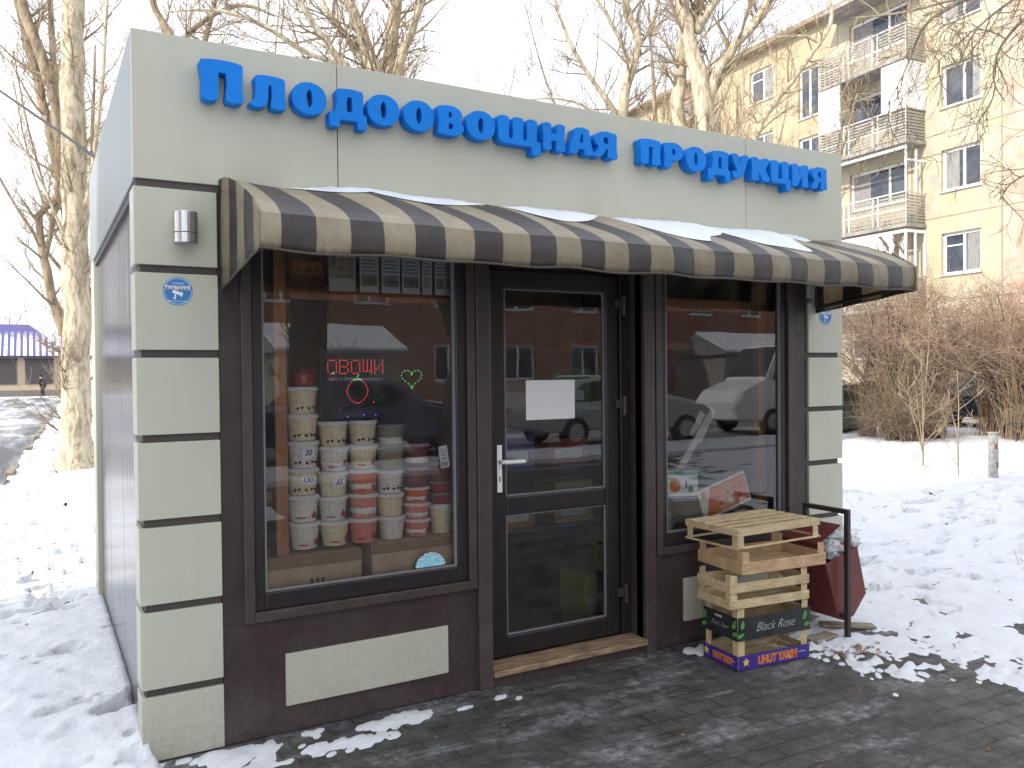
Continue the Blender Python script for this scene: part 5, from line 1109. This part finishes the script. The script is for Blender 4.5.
def cream_material():
    mt, t, b = newmat('peeling_cream_render'); tcn = N(t, 'TexCoord'); v = tcn.outputs['Object']; sx = N(t, 'SeparateXYZ'); t.links.new(v, sx.inputs[0])
    c = mixc(t, noise(t, v, .9, 8, .7, .35, .65), (.45, .39, .25), (.49, .45, .35))
    c = mixc(t, noise(t, v, 1.6, 10, .8, .50, .60), c, (.36, .34, .295))
    far = mathn(t, 'GREATER_THAN', sx.outputs[0], 5.3); c = mixc(t, mathn(t, 'MULTIPLY', far, .8), c, (.40, .33, .21))
    near = N(t, 'MapRange'); near.inputs[1].default_value = -1.42; near.inputs[2].default_value = -1.50; t.links.new(sx.outputs[0], near.inputs[0])
    pk = mixc(t, noise(t, v, 1.6, 9, .75, .42, .58), (.47, .31, .24), (.50, .43, .35)); c = mixc(t, near.outputs[0], c, pk)
    # panel joints
    def joint(src, per, off, wd):
        f_ = mathn(t, 'FRACT', mathn(t, 'DIVIDE', mathn(t, 'ADD', src, off), per)); return mathn(t, 'LESS_THAN', f_, wd/per)
    jz = joint(sx.outputs[2], 2.76, 10-.95+.9, .045); jx = joint(sx.outputs[0], 3.2, 17.44, .05)
    j = mathn(t, 'MULTIPLY', mathn(t, 'MAXIMUM', jz, jx), .7); c = mixc(t, j, c, (.20, .17, .13))
    t.links.new(c, b.inputs['Base Color']); b.inputs['Roughness'].default_value = .9
    bn = N(t, 'Bump'); bn.inputs['Strength'].default_value = .4; bn.inputs['Distance'].default_value = .03; t.links.new(mathn(t, 'SUBTRACT', noise(t, v, 6, 8, .7), j), bn.inputs['Height']); t.links.new(bn.outputs[0], b.inputs['Normal'])
    return mt
AB = thing('apartment_building', 'five storey cream panel apartment building with slatted balconies and peeling render', 'building', (25.75, 12.50, -.05), R(86))
wins = []
for k in range(5):
    z = 1.95+2.75*k
    for a, c in ((-.72, .67), (-4.3, -2.9), (-7.6, -6.2), (-11, -9.6), (8.4, 9.8), (17.0, 18.4), (20.4, 21.8), (24, 25.4)): wins.append((a, c, z, z+1.38))
    for a in (1.95, 12.3): wins.append((a, a+2.5, z-.0, z+1.38)); 
for k in range(4): wins.append((5.95, 7.0, 3.3+2.75*k, 5.3+2.75*k))
HB = 15.0
facade(AB, -14, 28, 0, HB, wins, cream_material())
for i, w_ in enumerate(wins):
    st = w_[0] == 5.95; bwindow(AB, *w_, old=(w_[0] > 8 or (w_[0] == -.72 and w_[2] > 4 and w_[2] < 5)), mt=WFR if (w_[0] < 5 or i % 3) else OLDF, split=.5 if st else (.33 if w_[1]-w_[0] > 2 else .46))
b = MB(); b.box(-14, 28, -12, -.20, 0, HB); b.build('body', mat('side_render', (.45, .40, .28), .9, (.35, .3, .2), 2), AB)
b = MB(); b.box(-14.4, 28.4, -12.4, .45, HB+.002, HB+.20); b.build('roof', mat('brown_eaves', (.22, .15, .10), .8, (.30, .24, .18), 3), AB, .01)
b = MB(); b.box(-14.3, 28.3, -12.3, .35, HB+.205, HB+.30); b.build('roof_snow', SNOWC, AB, .04)
WSHEET = mat('white_sheet_cladding', (.78, .78, .77), .6)
def balcony(s0, s1, zb, style):
    d_ = 1.0; bl = bpy.data.objects.new('balcony', None); COL.objects.link(bl); bl.parent = AB
    MB().box(s0, s1, .002, d_, zb, zb+.13).build('slab', CONC, bl, .01)
    z0, z1 = zb+.17, zb+1.10; b = MB(); w3 = (s1-s0)
    edges = [s0, s0+w3*.30, s0+w3*.36, s0+w3*.63, s0+w3*.69, s1]
    for k, (a, c) in enumerate(zip(edges[:-1], edges[1:])):
        if k % 2 == 0:
            n = 9
            for q in range(n): zz = z0+(z1-z0)*(q+.15)/n; b.box(a+.03, c-.03, d_-.055, d_-.035, zz, zz+(z1-z0)/n*.62)
        else:
            b.box(a+.02, a+.08, d_-.05, d_-.03, z0, z1); b.box(c-.08, c-.02, d_-.05, d_-.03, z0, z1)
    for xx in (s0, s1):
        for q in range(9): zz = z0+(z1-z0)*(q+.15)/9; b.box(xx+(.035 if xx == s0 else -.055), xx+(.055 if xx == s0 else -.035), .05, d_-.08, zz, zz+(z1-z0)/9*.62)
    b.build('slatted_panels', SLAT, bl)
    b = MB(); 
    for e in edges: b.box(e-.02 if e != s0 else e, e+.02 if e != s1 else e, d_-.03, d_, zb+.131, z1+.04)
    b.box(s0, s1, d_-.04, d_+.01, z1+.041, z1+.08); b.box(s0, s0+.03, .02, d_-.05, z1+.041, z1+.08); b.box(s1-.03, s1, .02, d_-.05, z1+.041, z1+.08); b.box(s0+.03, s1-.03, d_-.029, d_-.005, z0+.42, z0+.46); b.build('railing', mat('old_white_railing', (.55, .53, .5), .7), bl)
    if style == 'sheets':
        MB().box(s0, s0+.98, d_-.02, d_, z1+.085, zb+2.74).box(s0, s0+.02, .02, d_-.0205, z1+.085, zb+2.74).build('cladding', WSHEET, bl); MB().box(s1-1.0, s1, d_-.02, d_, z1+.085, zb+2.74).build('cladding', WSHEET, bl)
    if style == 'posts':
        b = MB()
        for xx in (s0, s1-.05): b.box(xx, xx+.05, d_-.05, d_, z1+.085, zb+2.60)
        b.box(s0, s0+.05, .45, .51, z1+.085, zb+2.6); b.box(s0, s0+.05, .02, d_-.06, zb+2.2, zb+2.25); b.box(s0, s1, d_-.05, d_, zb+2.601, zb+2.69); b.build('corner_frame', WFR, bl)
    if style == 'glazed':
        b = MB()
        for k in range(7): xx = s0+(s1-s0-.06)*k/6; b.box(xx, xx+.06, d_-.05, d_-.0, z1+.085, zb+2.60)
        b.box(s0, s1, d_-.05, d_, zb+2.601, zb+2.70); b.box(s0, s0+.05, .02, .08, z1+.085, zb+2.60); b.box(s0, s0+.05, .5, .56, z1+.085, zb+2.60); b.box(s0, s0+.05, .02, d_-.06, zb+2.601, zb+2.70); g_ = b.build('glazing_frame', WFR, bl)
        MB().quad([(s0+.03, d_-.025, z1+.09), (s1-.03, d_-.025, z1+.09), (s1-.03, d_-.025, zb+2.6), (s0+.03, d_-.025, zb+2.6)]).build('pane', GLASS, g_)
for s0, s1 in ((1.22, 4.98), (11.6, 15.4)):
    for k, stl in enumerate(('glazed', 'posts', 'sheets', 'open')): balcony(s0, s1, 3.58+2.79*k, stl)
b = MB(); b.box(1.22, 4.98, .002, 1.15, 14.6, 14.72); b.build('balcony_canopy', CONC, AB, .01)
b = MB(); b.box(-6.5, -3.2, .002, 1.6, 2.7, 2.85); b.build('entrance_canopy', CONC, AB, .02); b = MB(); b.box(-6.5, -3.2, .02, 1.6, 2.852, 2.98); b.build('canopy_snow', SNOWC, AB, .04)
b = MB(); b.box(-4.2, -4.05, .003, .09, 0, HB-.3); b.build('drain_pipe', mat('zinc_pipe', (.4, .4, .4), .5), AB)

# brick block across the street, seen mirrored in the shop glass
def brick_material():
    mt, t, b = newmat('red_brick'); tcn = N(t, 'TexCoord'); sx = N(t, 'SeparateXYZ'); t.links.new(tcn.outputs['Object'], sx.inputs[0]); cb = N(t, 'CombineXYZ'); t.links.new(sx.outputs[0], cb.inputs[0]); t.links.new(sx.outputs[2], cb.inputs[1])
    br = N(t, 'TexBrick'); br.inputs['Scale'].default_value = 1; br.inputs['Brick Width'].default_value = .26; br.inputs['Row Height'].default_value = .075; br.inputs['Mortar Size'].default_value = .008
    br.inputs['Color1'].default_value = (.36, .15, .09, 1); br.inputs['Color2'].default_value = (.26, .10, .07, 1); br.inputs['Mortar'].default_value = (.3, .26, .22, 1); t.links.new(cb.outputs[0], br.inputs['Vector'])
    t.links.new(br.outputs['Color'], b.inputs['Base Color']); b.inputs['Roughness'].default_value = .9; return mt
FBD = thing('far_apartment_building', 'grey brown apartment block left of the pavilion mirrored in the glossy kiosk side', 'building', (-7, 92, -.05), R(180))  # unseen block added so the glossy side wall reflects something dark
wins = [(a, a+1.6, 1.5+2.9*k, 3.0+2.9*k) for k in range(6) for a in [1.2+3.6*i for i in range(8)]]
facade(FBD, 0, 31, 0, 19, wins, mat('grey_brown_render', (.20, .17, .14), .9, (.15, .13, .11), 2))
for w_ in wins: bwindow(FBD, *w_, sill=False)
MB().box(0, 31, -12, -.2, 0, 19).build('body', MATS['grey_brown_render'], FBD); MB().box(-.3, 31.3, -12.3, .3, 19.002, 19.3).build('roof', CONC, FBD)
BB = thing('brick_building', 'red brick apartment block across the street mirrored in the shop windows', 'building', (2, -27, -.05), 0)
wins = [(a, a+1.5, 1.3+3.0*k, 2.8+3.0*k) for k in range(3) for a in [1.5+3.4*i for i in range(13)]]
facade(BB, 0, 46, 0, 10, wins, brick_material())
for w_ in wins: bwindow(BB, *w_)
MB().box(0, 46, -11, -.2, 0, 10).build('body', MATS['red_brick'], BB); MB().box(-.4, 46.4, -11.4, .4, 10.002, 10.25).build('roof', CONC, BB)
for i, (x, y_, w_, lb) in enumerate(((8.0, -23.5, 4.0, 'grey wooden shed with snowy roof mirrored in the left window'), (27, -23.5, 4.5, 'grey shed with snowy roof mirrored in the right window'))):
    t_ = thing('shed', lb, 'shed', (x, y_, -.05), R((-4, 3)[i]), 'sheds across the street'); h = 2.3
    MB().box(-w_/2, w_/2, -1.6, 1.6, 0, h).build('wall', mat('grey_boards', (.30, .28, .25), .85, (.2, .18, .16), 5, stretch=(9, 9, .4)), t_, .01)
    MB().box(-.9, .9, 1.602, 1.64, 0, 1.95).build('door', mat('dull_green_door', (.12, .16, .12), .6), t_, .01)
    b = MB(); b.prism([(-1.9, h+.002), (1.9, h+.002), (1.9, h+.1), (0, h+.9), (-1.9, h+.1)], 0, -w_/2-.25, w_/2+.25); o = b.build('roof', mat('roof_slate', (.2, .2, .21), .8), t_); mirror_faces(o)
    b = MB(); b.add([(-w_/2-.2, 1.9, h+.11), (w_/2+.2, 1.9, h+.11), (w_/2+.2, 0, h+.91), (-w_/2-.2, 0, h+.91), (-w_/2-.2, 1.9, h+.2), (w_/2+.2, 1.9, h+.2), (w_/2+.2, 0, h+1.0), (-w_/2-.2, 0, h+1.0)], [(0, 1, 5, 4), (4, 5, 6, 7), (1, 2, 6, 5), (3, 0, 4, 7), (2, 3, 7, 6)]); b.build('roof_snow', SNOWC, t_)
tree('street_tree', 'big forked dark street tree mirrored in the door glass', [([gp(5.6, -8.3), gp(5.65, -8.3, 1.2), gp(5.8, -8.25, 2.2), gp(6.7, -8.3, 4.2), gp(7.6, -8.4, 7)], [.42, .34, .3, .2, .1]), ([gp(5.75, -8.3, 2.0), gp(5.1, -8.5, 3.6), gp(4.6, -8.6, 6.5)], [.24, .2, .1]), ([gp(6.2, -8.3, 3.0), gp(7.6, -8.0, 3.9), gp(9.2, -7.9, 5.0)], [.14, .10, .05])], BARKD, TWIGD, 71, dens=1.6, ln=1.2, group='trees along the street')
tree('street_tree', 'straight dark street tree mirrored in the left window', [([gp(3.3, -8.9), gp(3.3, -8.9, 2), gp(3.4, -8.8, 8)], [.34, .28, .14])], BARKD, TWIGD, 72, dens=2, ln=1.2, group='trees along the street')
for i, (x, y_, lb) in enumerate(((10.5, -17.2, 'bare tree behind the parked cars mirrored in the door'), (17, -17.5, 'bare tree behind the white van mirrored in the right window'), (26, -17, 'bare tree at the right end of the mirrored street'))):
    auto_tree(x, y_, 9, 80+i, lb, BARKD, TWIGD, group='trees along the street', r=.18, dens=1.3, minr=.01)
g = MB(); g.box(-40, 60, -10.1, -8.3, -.045, .07); g.box(-40, 60, -21, -16.0, -.045, .10); g.build('snowbank', SNOWC, kind='structure')
# unseen block, sized and placed so that its shade covers the kiosk
TB = thing('unseen_tower_block', 'unseen grey panel block behind the camera, sized and placed to shade the kiosk', 'building', (-19, -7.6, -.05), R(0))
wins = [(a, a+1.6, 1.2+2.95*k, 2.7+2.95*k) for k in range(9) for a in [-43+3.9*i for i in range(11)]]
facade(TB, -45, -1, 0, 27.3, wins, CONC)
for w_ in wins: bwindow(TB, *w_, sill=False)
MB().box(-45, -1, -12, -.2, 0, 27.3).build('body', CONC, TB); MB().box(-45.2, -.8, -12.2, .2, 27.302, 27.5).build('roof', CONC, TB)

# ------------------------------------------------------------------ blue roofed building, person, kerb, cable, litter
HR = thing('hip_roofed_pavilion', 'tan brick pavilion with blue hip roof and closed dark shutters at the road end', 'building', (-2.8, 76, -.05), 0)
TANB = mat('tan_brick', (.46, .38, .28), .9, (.38, .30, .22), 12)
MB().box(-5.2, 4.6, 0, 9, .5, 3.35).build('wall', TANB, HR); MB().box(-5.25, 4.65, -.05, 9.05, 0, .498).build('plinth', mat('grey_plinth', (.16, .15, .15), .9), HR)
b = MB(); e0, e1, f0, f1, zr = -5.9, 5.2, -.8, 9.8, 3.36
b.add([(e0, f0, zr), (e1, f0, zr), (e1, f1, zr), (e0, f1, zr), (-1.6, 4.5, 6.2), (2.0, 4.5, 6.2)], [(0, 1, 5, 4), (1, 2, 5), (2, 3, 4, 5), (3, 0, 4), (3, 2, 1, 0)])
mt, t, bb_ = newmat('blue_metal_roof'); tcn = N(t, 'TexCoord'); sx = N(t, 'SeparateXYZ'); t.links.new(tcn.outputs['Object'], sx.inputs[0])
st = mathn(t, 'FRACT', mathn(t, 'MULTIPLY', sx.outputs[0], 2.2)); st = mathn(t, 'GREATER_THAN', st, .45)
zf = N(t, 'MapRange'); zf.inputs[1].default_value = 5.6; zf.inputs[2].default_value = 4.6; t.links.new(sx.outputs[2], zf.inputs[0])
c = mixc(t, mathn(t, 'MULTIPLY', mathn(t, 'MULTIPLY', st, zf.outputs[0]), noise(t, tcn.outputs['Object'], 1.4, 5, .6, .3, .5)), (.06, .055, .20), (.7, .72, .76)); t.links.new(c, bb_.inputs['Base Color']); bb_.inputs['Roughness'].default_value = .5
b.build('roof', mt, HR); MB().box(e0-.05, e1+.05, f0-.06, f0-.005, 3.18, 3.358).build('gutter', mat('dark_blue_gutter', (.03, .03, .08), .5), HR)
for x in (-3.6, -.95, 1.7):
    w_ = MB().box(x, x+2.05, -.06, -.002, 1.0, 3.0).build('shutter', mat('brown_shutter', (.075, .062, .065), .6), HR); MB().box(x-.06, x+2.11, -.08, -.061, 3.001, 3.14).build('shutter_box', GAP, w_)
def person(label, loc, rz, coat, trousers):
    t_ = thing('person', label, 'person', loc, rz)
    V_ = [(0, 0, .95), (0, .02, 1.15), (.0, .10, 1.36), (0, .14, 1.46), (0, .20, 1.56), (0, .21, 1.66), (.10, 0, .90), (.11, .03, .50), (.11, -.02, .08), (.11, .12, .04), (-.10, 0, .90), (-.12, .06, .50), (-.12, .04, .08), (-.12, .18, .04), (.19, .09, 1.38), (.24, .10, 1.12), (.20, .28, .98), (.19, .34, .95), (-.19, .09, 1.38), (-.24, .10, 1.12), (-.20, .28, .98), (-.19, .34, .95)]
    E_ = [(0, 1), (1, 2), (2, 3), (3, 4), (4, 5), (0, 6), (6, 7), (7, 8), (8, 9), (0, 10), (10, 11), (11, 12), (12, 13), (2, 14), (14, 15), (15, 16), (16, 17), (2, 18), (18, 19), (19, 20), (20, 21)]
    Rr = [.17, .17, .17, .07, .10, .085, .10, .075, .05, .045, .10, .075, .05, .045, .085, .062, .045, .04, .085, .062, .045, .04]
    def skin(name, idx, mt_, grow=0):
        m_ = {a: i for i, a in enumerate(idx)}; me = bpy.data.meshes.new(name); me.from_pydata([V_[a] for a in idx], [(m_[a], m_[c]) for a, c in E_ if a in m_ and c in m_], []); o = bpy.data.objects.new(name, me); COL.objects.link(o); o.parent = t_
        md = o.modifiers.new('skin', 'SKIN'); me.materials.append(mt_)
        for i, a in enumerate(idx): me.skin_vertices[0].data[i].radius = (Rr[a]+grow, Rr[a]*.85+grow)
        me.skin_vertices[0].data[0].use_root = True; md.use_smooth_shade = True; s2 = o.modifiers.new('sub', 'SUBSURF'); s2.levels = 2; s2.render_levels = 2
        return o
    skin('body', list(range(22)), mat('skin_tone', (.45, .28, .2), .6)); skin('coat', [0, 1, 2, 14, 15, 16, 18, 19, 20, 6, 10], coat, .035); skin('trousers', [0, 6, 7, 8, 10, 11, 12], trousers, .02)
    b = MB(); b.lathe([(.03, .16), (.09, .13), (.125, .06), (.128, .0), (.12, -.03)], c=(0, .2, 1.63), n=16); b.build('cap', coat, t_, smooth=True)
    for x, yy in ((.11, .05), (-.12, .11)): b = MB(); b.box(x-.05, x+.05, yy-.12, yy+.16, 0, .10); b.build('boot', GAP, t_, .03)
    return t_
person('person in dark coat and cap bending forward before the shuttered pavilion', (.15, 73.6, -.02), R(65), mat('dark_coat', (.012, .012, .02), .9), mat('dark_trousers', (.01, .01, .012), .9))
b = MB(); rs = random.Random(4)
for i in range(40):
    t = i/40; yk = 7.6+36*t; xk = -.90+(yk-7.5)/56*2.3*.95
    if rs.random() < .72: b.box(-.06, .06, -.36, .36, -.02, .055+rs.uniform(0, .03), M=Matrix.Translation((xk+rs.uniform(-.03, .03), yk, 0)) @ Matrix.Rotation(R(-2.5), 4, 'Z'))
b.build('kerb', mat('old_kerb_stone', (.30, .27, .22), .9, (.14, .12, .09), 9), None, .012, kind='structure')
o = MB().tube([at(-120, 15, 9.0), at(0, 91, 7.2), at(60, 132, 6.5), at(95, 157, 6.2), at(140, 190, 6.0)], .011, 6).build('overhead_cable', mat('black_cable', (.02, .02, .03), .5)); tag(o, 'dark cable running from the upper left down to the kiosk roof', 'cable')
b = MB(); rs = random.Random(9)
for i in range(520):
    if rs.random() < .6: x, y_ = rs.uniform(-4, .0), rs.choice((rs.gauss(4.2, 1.1), rs.uniform(-.5, 10)))
    else: x, y_ = rs.uniform(3.2, 11), rs.uniform(-1.6, 5)
    s_ = rs.uniform(.008, .026); a = rs.uniform(0, 6.28); z = rs.uniform(.03, .06); M = Matrix.Translation((x, y_, z)) @ Matrix.Rotation(a, 4, 'Z') @ Matrix.Rotation(rs.uniform(-.6, .6), 4, 'X')
    b.quad([M @ Vector(p) for p in ((-s_, -s_*.4, 0), (0, -s_*.5, .002), (s_*1.2, 0, 0), (0, s_*.5, .003))])
for i in range(60):
    x, y_ = rs.gauss(3.62, .13), rs.gauss(-.62, .05); s_ = rs.uniform(.008, .02); M = Matrix.Translation((x, y_, .014)) @ Matrix.Rotation(rs.uniform(0, 6), 4, 'Z') @ Matrix.Rotation(rs.uniform(-.5, .5), 4, 'X'); b.quad([M @ Vector(p) for p in ((-s_, -s_*.5, 0), (0, -s_*.6, .002), (s_*1.2, 0, 0), (0, s_*.6, .003))])
for i in range(160):
    x, y_ = rs.uniform(.2, 6), rs.uniform(-2.4, -.2); s_ = rs.uniform(.004, .012); M = Matrix.Translation((x, y_, .008)) @ Matrix.Rotation(rs.uniform(0, 6), 4, 'Z') @ Matrix.Rotation(rs.uniform(-.4, .4), 4, 'X'); b.quad([M @ Vector(p) for p in ((-s_, -s_*.5, 0), (0, -s_*.6, .002), (s_*1.2, 0, 0), (0, s_*.6, .003))])
o = b.build('leaf_litter', mat('dead_leaves', (.16, .10, .055), .9, (.30, .15, .08), 20)); o['kind'] = 'stuff'
b = MB(); rs = random.Random(10)      # dry stalks poking through the snow
for i in range(200):
    x, y_ = (rs.uniform(-4, -.1), rs.gauss(4.5, 1.2)) if rs.random() < .5 else (rs.uniform(5, 14), rs.uniform(0, 7)); l_ = rs.uniform(.02, .08); a = rs.uniform(0, 6.28); tl = rs.uniform(.6, 2.0)
    b.tube([(x, y_, .0), (x+math.cos(a)*tl*l_, y_+math.sin(a)*tl*l_, l_+.03)], .0022, 3, cap=False)
o = b.build('dry_grass', mat('dry_stalk', (.30, .23, .13), .9)); o['kind'] = 'stuff'
